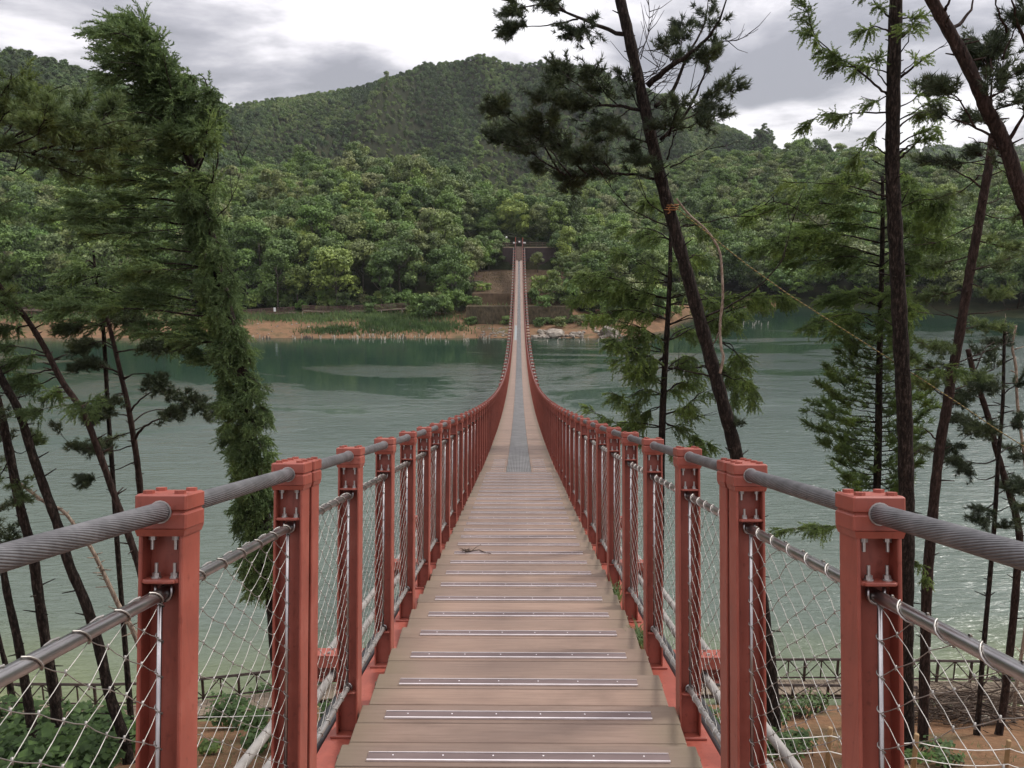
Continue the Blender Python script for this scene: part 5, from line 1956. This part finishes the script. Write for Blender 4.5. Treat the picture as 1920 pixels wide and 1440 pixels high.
# pale dead stem hanging beside it
T = [(1268, 372), (1290, 400), (1318, 425), (1335, 445), (1350, 475), (1354, 520), (1355, 560), (1350, 610), (1352, 650), (1356, 670), (1350, 700)]
r = tree('dead_branch', 'pale dead branch hanging down beside the dark leaning pine', 18.0, T, 3.5, 5.5, [([(1352, 610), (1340, 640), (1330, 650)], 2.5, None, 0)], 'pine', 'bark_pale', 42, ground=False, cat='branch', knots=False)

# ---- young larch behind that pine
T = [(1262, 380), (1258, 440), (1256, 520), (1252, 600), (1247, 680), (1243, 760), (1240, 860), (1238, 980), (1236, 1120)]
LL = dict(wind=(0.0, 0, 0), grav=-0.28, spread=0.8, fwd=0.75, tl=(0.3, 0.7), f0=0.12, dens=1.1, size=1.3)
br = []
for pix in ([(1256, 560), (1200, 545), (1140, 520), (1065, 522)], [(1255, 580), (1190, 560), (1120, 545), (1075, 560)], [(1252, 600), (1180, 580), (1110, 590)], [(1250, 640), (1190, 610), (1140, 600)],
            [(1246, 660), (1200, 640), (1150, 640)], [(1248, 690), (1220, 670), (1180, 660), (1148, 648)], [(1244, 720), (1200, 705), (1165, 670)], [(1243, 740), (1210, 730), (1175, 745), (1140, 735)],
            [(1240, 800), (1190, 800), (1140, 790), (1100, 762)], [(1240, 830), (1190, 825), (1120, 800)], [(1240, 780), (1280, 765), (1310, 740), (1340, 730)], [(1242, 740), (1270, 720), (1305, 715)],
            [(1250, 640), (1290, 620), (1340, 600), (1400, 575)], [(1252, 610), (1300, 590), (1350, 600), (1390, 610)], [(1255, 560), (1300, 545), (1345, 560)], [(1256, 520), (1210, 500), (1160, 470)], [(1257, 500), (1300, 480), (1335, 485)],
            [(1258, 450), (1220, 430), (1170, 425)], [(1258, 440), (1290, 420), (1320, 430)], [(1260, 400), (1240, 380), (1215, 375)], [(1254, 570), (1320, 560), (1400, 550), (1480, 555)], [(1250, 690), (1300, 690), (1360, 690), (1385, 745)],
            [(1345, 700), (1375, 700), (1400, 725), (1412, 755)], [(1350, 640), (1380, 660), (1395, 690)], [(1240, 850), (1290, 840), (1330, 830)], [(1243, 700), (1280, 680), (1310, 660)], [(1255, 530), (1190, 515), (1110, 510)],
            [(1248, 665), (1215, 690), (1190, 700)], [(1242, 760), (1215, 770), (1200, 780)], [(1241, 790), (1270, 800), (1300, 805)], [(1350, 590), (1420, 560), (1470, 560)]):
    for k in range(2):
        jj = [(px + k * rnd.uniform(-14, 14), py + k * rnd.uniform(-12, 16)) for px, py in pix]
        jj[0] = pix[0]
        br.append((jj, 3, 'larch', 13, dict(LL, dz=rnd.uniform(-1.8, 1.8), size=1.1)))
br.append(([(1237, 810), (1290, 790), (1345, 770)], 2.5, None, 0, dict(bare=2)))
tree('larch_tree', 'young green larch with layered branches behind the dark leaning pine', 22.0, T, 5, 17, br, 'larch', 'bark', 43, knots=False)

# ---- straight tall trunk at the right with larch sprays
T = [(1676, -460), (1679, -300), (1681, -170), (1680, -80), (1680, 0), (1676, 120), (1674, 240), (1673, 320), (1678, 420), (1684, 540), (1690, 660), (1696, 780), (1699, 900), (1700, 1020), (1698, 1150), (1698, 1280), (1700, 1380), (1702, 1440)]
LR = dict(wind=(-0.05, 0, 0.0), grav=-0.18, spread=0.9, fwd=0.7, tl=(0.25, 0.5), f0=0.2)
br = []
for pix, bw, d in (([(1666, 178), (1640, 160), (1600, 125), (1560, 100), (1525, 60), (1510, 5)], 5, 15), ([(1560, 100), (1540, 85), (1512, 50)], 3, 18), ([(1600, 125), (1570, 120), (1545, 100)], 3, 16), ([(1664, 212), (1620, 210), (1580, 215), (1535, 215), (1497, 248)], 4, 16),
                   ([(1664, 135), (1625, 125), (1590, 115)], 3, 12), ([(1668, 60), (1640, 50), (1615, 60)], 4, 18), ([(1668, 30), (1645, 10), (1630, -20)], 4, 18), ([(1664, 290), (1630, 270), (1610, 285), (1600, 300)], 3, 18), ([(1662, 230), (1640, 250), (1630, 265)], 3, 14),
                   ([(1685, 240), (1715, 215), (1750, 205)], 4, 18), ([(1685, 270), (1720, 250), (1760, 240)], 4, 16), ([(1685, 200), (1715, 185), (1735, 150)], 3, 14), ([(1688, 100), (1705, 70), (1712, 20)], 3, 14), ([(1688, 140), (1710, 120), (1722, 95)], 3, 12),
                   ([(1685, 290), (1710, 270), (1740, 260)], 5, 14), ([(1662, 160), (1645, 130), (1640, 95)], 3, 12), ([(1685, 225), (1740, 195), (1790, 170)], 3, 10), ([(1664, 180), (1640, 190), (1615, 180)], 3, 14),
                   ([(1668, 372), (1620, 355), (1560, 345), (1460, 340)], 4, 7), ([(1690, 700), (1740, 690), (1790, 690)], 3, 12), ([(1694, 1040), (1725, 1060), (1745, 1085)], 2.5, 16), ([(1690, 960), (1640, 985), (1560, 985), (1460, 995)], 3, 14)):
    br.append((pix, bw, 'larch', d, dict(LR, dz=rnd.uniform(-1.2, 1.2))))
for pix, bw in (([(1690, 70), (1710, 52), (1728, 38)], 7), ([(1688, 145), (1715, 125), (1745, 100), (1778, 85)], 6), ([(1684, 300), (1700, 285), (1720, 270)], 6), ([(1690, 380), (1705, 352)], 3), ([(1690, 390), (1720, 375)], 3)):
    br.append((pix, bw, None, 0, dict(bare=1)))
tree('larch_tree', 'tall straight dark trunk at the right with feathery sprays near its top', 17.3, T, 5, 28, br + top_branches(T, 3, 'larch', 14, LR), 'larch', 'bark', 51, tex=0.30)

# ---- larch behind the straight trunk
T = [(1655, 330), (1655, 420), (1653, 520), (1650, 620), (1648, 720), (1647, 820), (1644, 930), (1642, 1050)]
br = []
for (y, L, R_, d) in [(345, 120, 60, 13), (375, 200, 120, 15), (400, 250, 150, 15), (430, 190, 130, 15), (455, 225, 140, 14), (480, 210, 100, 14), (500, 160, 60, 12), (560, 90, 60, 13), (575, 150, 90, 14), (598, 120, 60, 14), (615, 90, 30, 12)]:
    for s, l in ((-1, L), (1, R_)):
        for k in range(2):
            l2 = l * rnd.uniform(0.75, 1.05)
            br.append(([(1652, y), (1652 + s * l2 * 0.5, y - 18 + rnd.uniform(-8, 8)), (1652 + s * l2, y - 2 + rnd.uniform(-10, 18))], 3, 'larch', d * 0.8, dict(LL, dz=rnd.uniform(-2.0, 2.0), tl=(0.35, 0.8), mult=1.5, size=1.15, wind=(-0.3, 0, 0), grav=-0.18)))
LD = dict(LL, grav=0.15, tl=(0.10, 0.30), f0=0.0, spread=0.7, size=0.85, gap=0.15)
for y in np.arange(640, 960, 9):
    L = 60 + 70 * math.exp(-((y - 800) / 110.0) ** 2)
    for s in (-1, 1):
        l2 = L * rnd.uniform(0.6, 1.1) * (1 if s < 0 else 0.8)
        br.append(([(1647, y), (1647 + s * l2 * 0.5, y - 8), (1647 + s * l2, y - 34 + rnd.uniform(-8, 8))], 2.5, 'larch', 14, dict(LD, dz=rnd.uniform(-1.2, 1.2))))
br.append(([(1647, 790), (1580, 790), (1530, 775), (1512, 770)], 2.5, 'larch', 12, dict(LD, dz=0.3)))
tree('larch_tree', 'full green larch with broad layered branches behind the tall straight trunk', 22.0, T, 6, 17, br, 'larch', 'bark', 52, knots=False)

# ---- thick curved trunk in the top right corner
T = [(1560, -420), (1620, -290), (1675, -170), (1715, -70), (1745, -5), (1772, 45), (1800, 95), (1832, 160), (1850, 205), (1872, 245), (1892, 292), (1910, 350), (1935, 420), (1960, 520), (1985, 700), (2000, 1000), (2010, 1400)]
PR = dict(wind=(-0.1, 0, 0), grav=0.08, spread=1.0, tl=(0.28, 0.7), f0=0.15, mult=1.25)
br = [([(1780, 60), (1805, 40), (1822, 10), (1826, -30)], 9, None, 0, dict(bare=2)), ([(1768, 25), (1780, 0), (1790, -30)], 7, None, 0), ([(1885, 275), (1915, 225), (1945, 170)], 9, 'pine', 10, PR), ([(1870, 262), (1830, 240), (1785, 222), (1765, 215)], 6, 'pine', 4, PR),
      ([(1880, 282), (1850, 270), (1815, 258)], 5, None, 0), ([(1830, 240), (1800, 190), (1770, 170), (1748, 150)], 4, 'pine', 12, PR), ([(1855, 210), (1862, 150), (1880, 90)], 5, 'pine', 15, PR), ([(1862, 130), (1850, 90), (1845, 65)], 4, 'pine', 20, PR),
      ([(1880, 110), (1900, 60), (1910, 30)], 4, 'pine', 18, PR), ([(1870, 150), (1910, 140), (1950, 120)], 4, 'pine', 18, PR), ([(1880, 200), (1920, 190)], 4, 'pine', 18, PR), ([(1845, 200), (1860, 180), (1885, 170)], 4, 'pine', 14, PR), ([(1840, 180), (1850, 130), (1838, 95)], 3, 'pine', 16, PR),
      ([(1890, 60), (1870, 20), (1860, -20)], 5, None, 0, dict(bare=3)), ([(1930, 100), (1905, 30), (1895, -30)], 8, None, 0), ([(1800, 190), (1775, 180), (1755, 160)], 3, 'pine', 14, PR), ([(1890, 250), (1860, 225), (1820, 220)], 3, 'pine', 12, PR),
      ([(1905, 320), (1860, 300), (1800, 305), (1740, 300)], 4, 'pine', 8, PR), ([(1910, 350), (1880, 320), (1840, 290)], 3, 'pine', 9, PR)]
tree('pine_tree', 'thick curved grey pine trunk crossing the upper right corner', 13.5, T, 5, 26, br + top_branches(T, 3, 'pine', 12, PR), 'pine', 'bark_red', 61, tex=0.32)

# ---- slim pine with reddish upper stem
T = [(1862, 250), (1856, 300), (1845, 362), (1835, 420), (1824, 480), (1815, 530), (1797, 640), (1785, 700), (1776, 760), (1765, 820), (1755, 900), (1746, 1000), (1738, 1100), (1734, 1250), (1730, 1390)]
br = [([(1838, 352), (1810, 330), (1770, 310), (1730, 300)], 4, 'pine', 5, dict(PR, f0=0.5)), ([(1830, 420), (1790, 440), (1745, 460)], 3, None, 0, dict(bare=2)), ([(1800, 596), (1770, 590), (1720, 585)], 3.5, None, 0, dict(bare=2)), ([(1840, 385), (1870, 375), (1895, 365)], 3, None, 0, dict(bare=1)),
      ([(1815, 510), (1860, 495), (1915, 480)], 3, 'pine', 8, PR), ([(1805, 590), (1860, 585), (1925, 575)], 3, None, 0, dict(bare=3)), ([(1800, 680), (1845, 660), (1900, 640)], 2.5, None, 0, dict(bare=2)), ([(1757, 825), (1735, 805), (1715, 800)], 3.5, None, 0),
      ([(1850, 330), (1890, 320), (1930, 330)], 3, 'pine', 14, PR), ([(1835, 400), (1880, 410), (1925, 400)], 3, 'pine', 13, PR), ([(1825, 450), (1870, 460), (1915, 470)], 3, 'pine', 12, PR), ([(1820, 480), (1780, 490), (1740, 500)], 3, 'pine', 12, PR), ([(1812, 540), (1780, 550), (1730, 560)], 3, 'pine', 13, PR),
      ([(1800, 620), (1840, 610), (1880, 620)], 3, 'pine', 12, PR), ([(1795, 650), (1760, 650), (1720, 640)], 3, 'pine', 12, PR), ([(1768, 740), (1740, 720), (1715, 700)], 3, 'pine', 13, PR), ([(1760, 850), (1735, 840), (1715, 850)], 3, 'pine', 12, PR), ([(1785, 700), (1750, 690), (1715, 670)], 3, 'pine', 13, PR),
      ([(1780, 735), (1820, 720), (1850, 700)], 3, 'pine', 12, PR), ([(1835, 330), (1800, 360), (1760, 365)], 3, 'pine', 10, PR), ([(1815, 530), (1850, 545), (1890, 560)], 3, 'pine', 12, PR)]
tree('pine_tree', 'slim pine with a reddish leaning stem just right of the tall straight trunk', 18.5, T, 15, 19, br, 'pine_green', 'bark_red', 62)
# ---- two thin pines at the right edge
T = [(1884, 600), (1882, 680), (1880, 760), (1872, 860), (1866, 960), (1858, 1060), (1842, 1240), (1838, 1300)]
br = [([(1880, 730), (1860, 720), (1840, 725)], 3, 'pine', 20, P2), ([(1880, 740), (1905, 720), (1925, 700)], 3, 'pine', 16, P2), ([(1876, 820), (1850, 800), (1810, 820), (1780, 850)], 3, 'pine', 24, P2), ([(1872, 860), (1840, 870), (1800, 865), (1770, 880)], 3, 'pine', 22, P2), ([(1872, 850), (1900, 840), (1930, 860)], 3, 'pine', 22, P2),
      ([(1866, 940), (1845, 960), (1830, 985)], 3, 'pine', 24, P2), ([(1866, 930), (1895, 915), (1925, 900)], 3, 'pine', 22, P2), ([(1870, 890), (1840, 900), (1815, 885)], 3, 'pine', 22, P2), ([(1864, 975), (1880, 990), (1890, 975)], 2, 'pine', 20, P2), ([(1870, 900), (1900, 905), (1930, 930)], 2, 'pine', 20, P2), ([(1866, 960), (1900, 950), (1930, 960)], 2, 'pine', 18, P2)]
tree('pine_tree', 'thin upright pine with dark tufts at the right edge above the near right cable', 20.0, T, 5, 10, br, 'pine', 'bark', 63)
T = [(1815, 655), (1826, 700), (1846, 760), (1858, 800), (1870, 850), (1885, 900), (1903, 960), (1912, 1010), (1908, 1060), (1900, 1160), (1882, 1320), (1866, 1410)]
br = [([(1830, 715), (1845, 700), (1865, 690), (1860, 670)], 4, 'pine', 14, P2), ([(1820, 670), (1800, 680), (1780, 700)], 3, 'pine', 20, P2), ([(1840, 745), (1815, 740), (1790, 760)], 3, 'pine', 20, P2), ([(1850, 780), (1820, 790), (1790, 780)], 3, 'pine', 20, P2), ([(1858, 800), (1890, 800), (1920, 780)], 3, 'pine', 20, P2), ([(1826, 700), (1850, 650), (1880, 640)], 3, 'pine', 16, P2)]
tree('pine_tree', 'reddish kinked pine stem at the right edge, crossing behind the thin upright pine', 20.5, T, 9, 14, br, 'pine', 'bark_red', 64)
T = [(1905, 610), (1898, 650), (1905, 690), (1908, 760), (1925, 900), (1928, 1020), (1926, 1150), (1905, 1290), (1902, 1330)]
tree('dead_tree', 'thin pale bare stem at the far right edge', 22.0, T, 4, 7, [([(1898, 650), (1890, 630), (1880, 610)], 2, None, 0, dict(bare=2))], 'pine', 'bark_pale', 65)

# ---- rope tied to the dark pine, running down to the right
pts = [at(1258, 382, 18.0), at(1320, 432, 17.9), at(1400, 496, 17.8), at(1480, 553, 17.7), at(1560, 604, 17.6), at(1640, 655, 17.5), at(1720, 706, 17.4), at(1800, 758, 17.3), at(1870, 806, 17.2), at(1960, 862, 17.1), at(2040, 920, 17.0)]
o = uv_tube('guy_rope', pts, 0.0105, 8, 1, 9, M['twist'])
tag(o, 'yellow and black twisted rope running down to the right from the dark pine', 'rope')
mb = MB()
c = at(1258, 388, 18.2)
for k in range(3):
    mb.tube([c + Vector((0.165 * math.cos(a), 0.165 * math.sin(a), 0.05 * k - 0.05 + 0.02 * math.sin(a))) for a in np.linspace(0, 6.283, 19)], 0.012, 6)
mb.tube([c + Vector((-0.05, -0.17, 0)), c + Vector((-0.09, -0.2, -0.05)), c + Vector((-0.05, -0.2, -0.12)), c + Vector((-0.1, -0.2, -0.15))], 0.013, 6)
for v in ('rope_knot',):
    o = mb.build(v, simple('orange_rope', (0.22, 0.09, 0.03), (0.32, 0.14, 0.045), 30, 0.8))
    tag(o, 'orange rope coil wrapped round the dark pine', 'rope')

# ================================================================== NEAR SHORE
Zdk = 0.85
def fence_line(name, pix, zt, h, label, seed):
    P = [at_z(px, py, zt) for px, py in pix]
    P = [Vector((p.x, p.y, zt - h)) for p in smooth_path(P, 3)]
    root = empty(name, P[0], label, 'railing')
    o0 = P[0].copy()
    dense = []
    A_, Lb = resample([tuple(p) for p in P], 0.6)
    A_ = [Vector(a) - o0 for a in A_]
    rl = MB()
    rl.tube([a + Vector((0, 0, h)) for a in A_], 0.035, 6)
    rl.tube([a + Vector((0, 0, 0.12)) for a in A_], 0.030, 6)
    rl.tube([a + Vector((0, 0, h - 0.02)) for a in A_], 0.05, 4)
    rl.build('rail', M['rust'], root)
    bb = MB()
    for i, a in enumerate(A_):
        if i % 2 == 0:
            p = MB(); p.box(a + Vector((0, 0, h / 2 - 0.05)), (0.075, 0.075, h + 0.1)); p.build('post', M['rust'], root)
        else:
            bb.box(a + Vector((0, 0, h / 2 + 0.05)), (0.04, 0.04, h - 0.12))
        if i + 1 < len(A_):
            b = A_[i + 1]
            if i % 2 == 0: bb.tube([b + Vector((0, 0, h - 0.03)), a.lerp(b, 0.0) + Vector((0, 0, 0.14))], 0.022, 4)
            else: bb.tube([a + Vector((0, 0, h - 0.03)), b + Vector((0, 0, 0.14))], 0.022, 4)
    bb.build('brace', M['rust'], root)
    return [Vector(a) + o0 for a in A_]


farl = fence_line('shore_railing', [(-160, 1290), (-60, 1284), (60, 1282), (180, 1283), (300, 1279), (400, 1270), (500, 1259), (600, 1245), (700, 1239), (850, 1237), (1000, 1236), (1200, 1236), (1400, 1236), (1600, 1236), (1800, 1239), (1950, 1240), (2100, 1238)], Zdk + 0.85, 0.85,
                  'rust brown truss railing on the lake side of the near shore boardwalk', 3)
bw_ = empty('shore_boardwalk', farl[0], 'low plank boardwalk curving along the near shore below the bridge', 'boardwalk')
mb = MB()
o0 = farl[0]
nearl = []
A_, _ = resample([tuple(p) for p in farl], 0.16)
A_ = [Vector(a) for a in A_]
for a, b in zip(A_[:-1], A_[1:]):
    d = (b - a); d.z = 0; d = d.normalized(); nr = Vector((d.y, -d.x, 0))
    c = (a + b) / 2 - o0
    mb.box(c + nr * 0.42 + Vector((0, 0, -0.02)), (0.145, 0.98, 0.04), 0, Matrix.Rotation(math.atan2(d.y, d.x), 3, 'Z'))
mb.build('planks', M['wood_deck'], bw_).name = 'plank_walkway'
mb = MB()
mb.tube([a - o0 + Vector((0, -0.1, -0.14)) for a in A_[::6]], 0.09, 4)
mb.tube([a - o0 + Vector((0, -0.8, -0.14)) for a in A_[::6]], 0.09, 4)
mb.build('joist', M['rust'], bw_)
for a in A_[::16]:
    mb = MB(); mb.box(a - o0 + Vector((0, -0.1, -0.75)), (0.14, 0.14, 1.2)); mb.build('pile', M['rust'], bw_)
fence_line('shore_railing', [(1225, 1284), (1330, 1284), (1450, 1284), (1600, 1285), (1720, 1288)], 1.25, 0.62, 'rust brown truss railing on the land side of the near boardwalk, right of the bridge', 4)

# bush of broad leaves at the lower left
def bush(name, label, blobs, n, size, seed, mat='bush', stems=14, cat='bush'):
    """blobs: (px, py, D, radius)"""
    rg = np.random.default_rng(seed)
    c0 = at(*blobs[0][:3]); base = Vector((c0.x, c0.y, float(near_z(c0.x, c0.y))))
    root = empty(name, base, label, cat)
    Vs, Fs, o = [], [], 0
    tot = sum(b[3] ** 2 for b in blobs)
    sm = MB()
    for (px, py, D, r) in blobs:
        c = np.array(at(px, py, D) - base)
        m = int(n * r * r / tot)
        d = rand_dirs(rg, m)
        P = c + d * r * rg.uniform(0.35, 1.05, m)[:, None] * np.array([1.2, 1, 0.7])
        gz = near_z(P[:, 0] + base.x, P[:, 1] + base.y) - base.z
        P[:, 2] = np.maximum(P[:, 2], gz + 0.05 + rg.uniform(0, 0.2, m))
        Nn = norm(d * 0.5 + np.array([0, -0.25, 0.9]) + 0.55 * rand_dirs(rg, m))
        V, Fa = leaf_quads(P, Nn, size, rg, 0.12)
        Vs.append(V); Fs.append(Fa + o); o += len(V)
        for q in range(max(2, int(stems * r * r / tot))):
            e = Vector(P[rg.integers(0, m)])
            g = Vector((c[0] + rg.uniform(-.3, .3), c[1] + rg.uniform(-.3, .3), 0))
            g.z = float(near_z(g.x + base.x, g.y + base.y)) - base.z - 0.1
            sm.tube([g, (g + e) / 2 + Vector((0.1, 0, 0.1)), e], [0.02, 0.014, 0.006], 5)
    link_mesh('leaves', np_mesh('leaves', np.concatenate(Vs), np.concatenate(Fs)), M[mat], root).name = 'foliage'
    sm.build('stem', M['brush'], root)
    return root


def onground(px, py, h=0.0):
    d = ray(px, py); t = 8.0
    while t < 60:
        p = Vector((0, 0, ZC)) + d * t
        if p.z <= float(near_z(p.x, p.y)) + h: return p
        t += 0.05
    return p


def gD(px, py, h=0.0):
    return onground(px, py, h).y


bush('leafy_bush', 'big leafy green bush of broad leaves around the stems at the lower left', [(60, 1390, gD(60, 1440), 1.25), (150, 1370, gD(150, 1425), 0.95), (215, 1385, gD(215, 1425), 0.7), (-10, 1370, gD(0, 1430), 1.1), (110, 1430, gD(110, 1470), 1.0), (20, 1440, gD(20, 1480), 1.0), (200, 1345, gD(200, 1390), 0.55)], 5200, 0.21, 5, stems=40)
bush('leafy_bush', 'small leafy plant behind the gap between the two nearest left posts', [(430, 1330, gD(430, 1365), 0.6), (470, 1350, gD(470, 1385), 0.5), (400, 1318, gD(400, 1345), 0.5), (495, 1300, gD(495, 1325), 0.5), (485, 1385, gD(485, 1410), 0.4)], 1300, 0.17, 6)
bush('leafy_bush', 'low plant in front of the railing between the second and third left posts', [(600, 1285, gD(600, 1310), 0.45), (640, 1275, gD(640, 1300), 0.4), (620, 1330, gD(620, 1350), 0.4), (610, 1400, gD(610, 1420), 0.4)], 800, 0.15, 7)
bush('leafy_bush', 'sparse yellow green plant at the bottom left edge of the soil', [(150, 1437, gD(150, 1450), 0.35), (260, 1330, gD(260, 1350), 0.35), (390, 1400, gD(390, 1415), 0.3)], 420, 0.16, 8, 'larch')
bush('leafy_bush', 'green climber at the foot of the dark leaning pine', [(1450, 1390, gD(1450, 1420), 0.4), (1475, 1400, gD(1475, 1425), 0.4), (1500, 1385, gD(1500, 1410), 0.35), (1455, 1340, gD(1455, 1400), 0.3)], 800, 0.12, 9)
bush('leafy_bush', 'thin twiggy shrub before the railing right of the second right post', [(1500, 1320, gD(1500, 1345), 0.5), (1535, 1310, gD(1535, 1335), 0.45), (1470, 1325, gD(1470, 1350), 0.4)], 420, 0.11, 10, stems=60)
bush('leafy_bush', 'little green plants on the orange soil beside the stakes', [(1755, 1400, gD(1755, 1412), 0.35), (1770, 1425, gD(1770, 1436), 0.4), (1700, 1420, gD(1700, 1430), 0.3)], 380, 0.12, 11)
bush('leafy_bush', 'green shrub at the right edge behind the brush pile', [(1905, 1270, gD(1905, 1300), 0.5), (1935, 1280, gD(1935, 1310), 0.6), (1910, 1300, gD(1910, 1320), 0.3)], 600, 0.13, 12)
bush('leafy_bush', 'plants low under the bridge seen through the third right panel', [(1330, 1350, gD(1330, 1375), 0.5), (1345, 1400, gD(1345, 1430), 0.5), (1400, 1420, gD(1400, 1440), 0.5)], 700, 0.14, 13)

# brush pile
c = onground(1815, 1345)
mb = MB()
rg = random.Random(77)
for k in range(620):
    px = rg.gauss(1815, 62); hh = max(0.05, 1.15 * math.exp(-((px - 1825) / 85.0) ** 2)) * rg.uniform(0, 1)
    p = onground(min(max(px, 1690), 1990), 1350 + rg.uniform(-14, 10)) if k % 12 == 0 or k == 0 else p0 + Vector((rg.uniform(-0.9, 0.9), rg.uniform(-0.5, 0.7), 0))
    if k % 12 == 0: p0 = p.copy()
    p = Vector((p.x, p.y, float(near_z(p.x, p.y)) + hh * 0.9))
    l = rg.uniform(0.4, 1.7); a = rg.gauss(0, 0.7) + (math.pi if rg.random() < .5 else 0)
    v = Vector((math.cos(a), math.sin(a) * 0.7, rg.uniform(-0.28, 0.3))).normalized() * l
    m_ = p + v * 0.5 + Vector((0, 0, rg.uniform(-0.03, 0.16)))
    r = rg.choice([0.008, 0.010, 0.013, 0.018, 0.03])
    mb.tube([p, m_, p + v + Vector((0, 0, rg.uniform(-0.15, 0.05)))], [r, r * 0.8, r * 0.4], 5)
tag(mb.build('brush_pile', M['brush'], smooth=True), 'tangled heap of cut brown branches on the orange soil at the lower right', 'brush pile')
c = onground(1897, 1318) + Vector((0, -0.2, 0.28))
lg = empty('cut_log', c, 'short cut log showing its round pale end on the brush pile', 'log')
mb = MB(); mb.tube([(0.06, -0.05, 0), (-0.1, 1.3, 0.1)], [0.13, 0.12], 14); mb.build('bark', M['bark'], lg, smooth=False)
mb = MB(); mb.tube([(0.061, -0.062, -0.001), (0.06, -0.048, 0)], [0.118, 0.12], 14); mb.build('cut_face', M['log_end'], lg)
for k, (px, py, s, lab) in enumerate([(1756, 1343, 0.14, 'pale block of wood lying on the orange soil by the brush pile'), (1740, 1356, 0.10, 'small whitish chip on the soil left of the pale block'), (1905, 1345, 0.22, 'pale broken log lump at the right end of the brush pile'), (1845, 1352, 0.2, 'grey weathered lump at the foot of the brush pile')]):
    p = onground(px, py)
    mb = MB(); mb.bbox((0, 0, s * 0.45), (s * 1.5, s * 1.0, s * 0.9), s * 0.18, 0, Matrix.Rotation(k * 0.8 + 0.4, 3, 'Z') @ Matrix.Rotation(0.25, 3, 'X'))
    tag(mb.build('wood_block', M['log_end'] if k != 3 else M['stump'], None, p), lab, 'wood block')

# wooden stakes with white rope
stk = []
for k, (px, py, lab) in enumerate([(1557, 1364, 'wooden stake of the rope fence, just left of the near right post'), (1719, 1376, 'wooden stake of the rope fence between the straight trunk and the slim pine'), (1892, 1388, 'wooden stake of the rope fence near the right edge'),
                                   (1240, 1360, 'wooden stake of the rope fence low under the bridge'), (1985, 1395, 'wooden stake of the rope fence past the right edge')]):
    D = 15.3
    top = at(px, py, D)
    gz = float(near_z(top.x, top.y))
    mb = MB(); mb.tube([(0, 0, -0.3), (0, 0, top.z - gz - 0.02), (0, 0, top.z - gz)], [0.052, 0.05, 0.042], 10)
    if k < 3: tag(mb.build('wooden_stake', M['stake'], None, (top.x, top.y, gz), True), lab, 'stake', 'rope fence stakes')
    stk.append((top, gz))
order_ = [3, 0, 1, 2, 4]
for j, dz in ((0, 0.16), (1, 0.52)):
    pts = []
    for a, b in zip(order_[:-1], order_[1:]):
        A1, B1 = stk[a][0] - Vector((0, 0, dz)), stk[b][0] - Vector((0, 0, dz))
        for q in range(8):
            t = q / 8
            pts.append(A1.lerp(B1, t) - Vector((0, 0.055, 0.10 * 4 * t * (1 - t))))
    mb = MB(); mb.tube(pts, 0.011, 6)
    tag(mb.build('fence_rope', M['white_rope'], smooth=True), ['upper white rope strung along the wooden stakes at the lower right', 'lower white rope strung along the wooden stakes at the lower right'][j], 'rope')
# left rope fence behind the posts
a, b = onground(330, 1345, 0.75), onground(700, 1330, 0.75)
for j, dz in ((0, 0.0), (1, 0.35)):
    pts = [a.lerp(b, q / 10) - Vector((0, 0, dz + 0.25 * (q / 10) * (1 - q / 10))) for q in range(11)]
    mb = MB(); mb.tube(pts, 0.011, 6)
    tag(mb.build('fence_rope', M['white_rope'], smooth=True), ['upper white rope behind the left posts, above the soil', 'lower white rope behind the left posts, above the soil'][j], 'rope')
for k, (t, lab) in enumerate(((0.0, 'short brown stake holding white ropes behind the nearest left post'), (0.72, 'short brown stake holding white ropes left of the third left post'))):
    p = a.lerp(b, t); gz = float(near_z(p.x, p.y))
    mb = MB(); mb.tube([(0, 0.06, -0.2), (0, 0.06, p.z - gz + 0.12)], [0.05, 0.045], 8)
    tag(mb.build('wooden_stake', M['stake'], None, (p.x, p.y, gz), True), lab, 'stake', 'rope fence stakes')

# twigs, needles and grass tufts over the near ground
rg = np.random.default_rng(9)
n = 9000
x = rg.uniform(-16, 18, n); y = rg.uniform(11, 26.5, n)
keep = fbm(x * 0.4, y * 0.4, 91) > 0.05
x, y = x[keep], y[keep]; n = len(x)
z = near_z(x, y) - 0.02
a = rg.uniform(0, 6.28, n); l = rg.uniform(0.08, 0.30, n); w = 0.010
V = np.stack([np.stack([x - w * np.cos(a), y - w * np.sin(a), z], 1), np.stack([x + w * np.cos(a), y + w * np.sin(a), z], 1), np.stack([x + np.sin(a) * l * 0.7, y - np.cos(a) * l * 0.7, z + l * rg.uniform(0.2, 0.9, n)], 1)], 1).reshape(-1, 3)
tag(link_mesh('ground_grass', np_mesh('ground_grass', V, np.arange(3 * n).reshape(n, 3)), M['larch_dark']), 'sparse grass tufts on the sandy near bank', 'grass', kind='stuff')

# ================================================================== air
mb = MB()
mb.box((300, 690, 101), (2900, 1500, 222))
hz = bpy.data.materials.new('haze_air'); hz.use_nodes = True
nt = hz.node_tree; nt.nodes.clear()
vo = nt.nodes.new('ShaderNodeVolumePrincipled'); ou = nt.nodes.new('ShaderNodeOutputMaterial')
vo.inputs['Color'].default_value = (0.86, 0.88, 0.94, 1)
vo.inputs['Density'].default_value = 0.00008
nt.links.new(vo.outputs[0], ou.inputs['Volume'])
tag(mb.build('haze', hz), kind='stuff')
scn.cycles.volume_bounces = 0
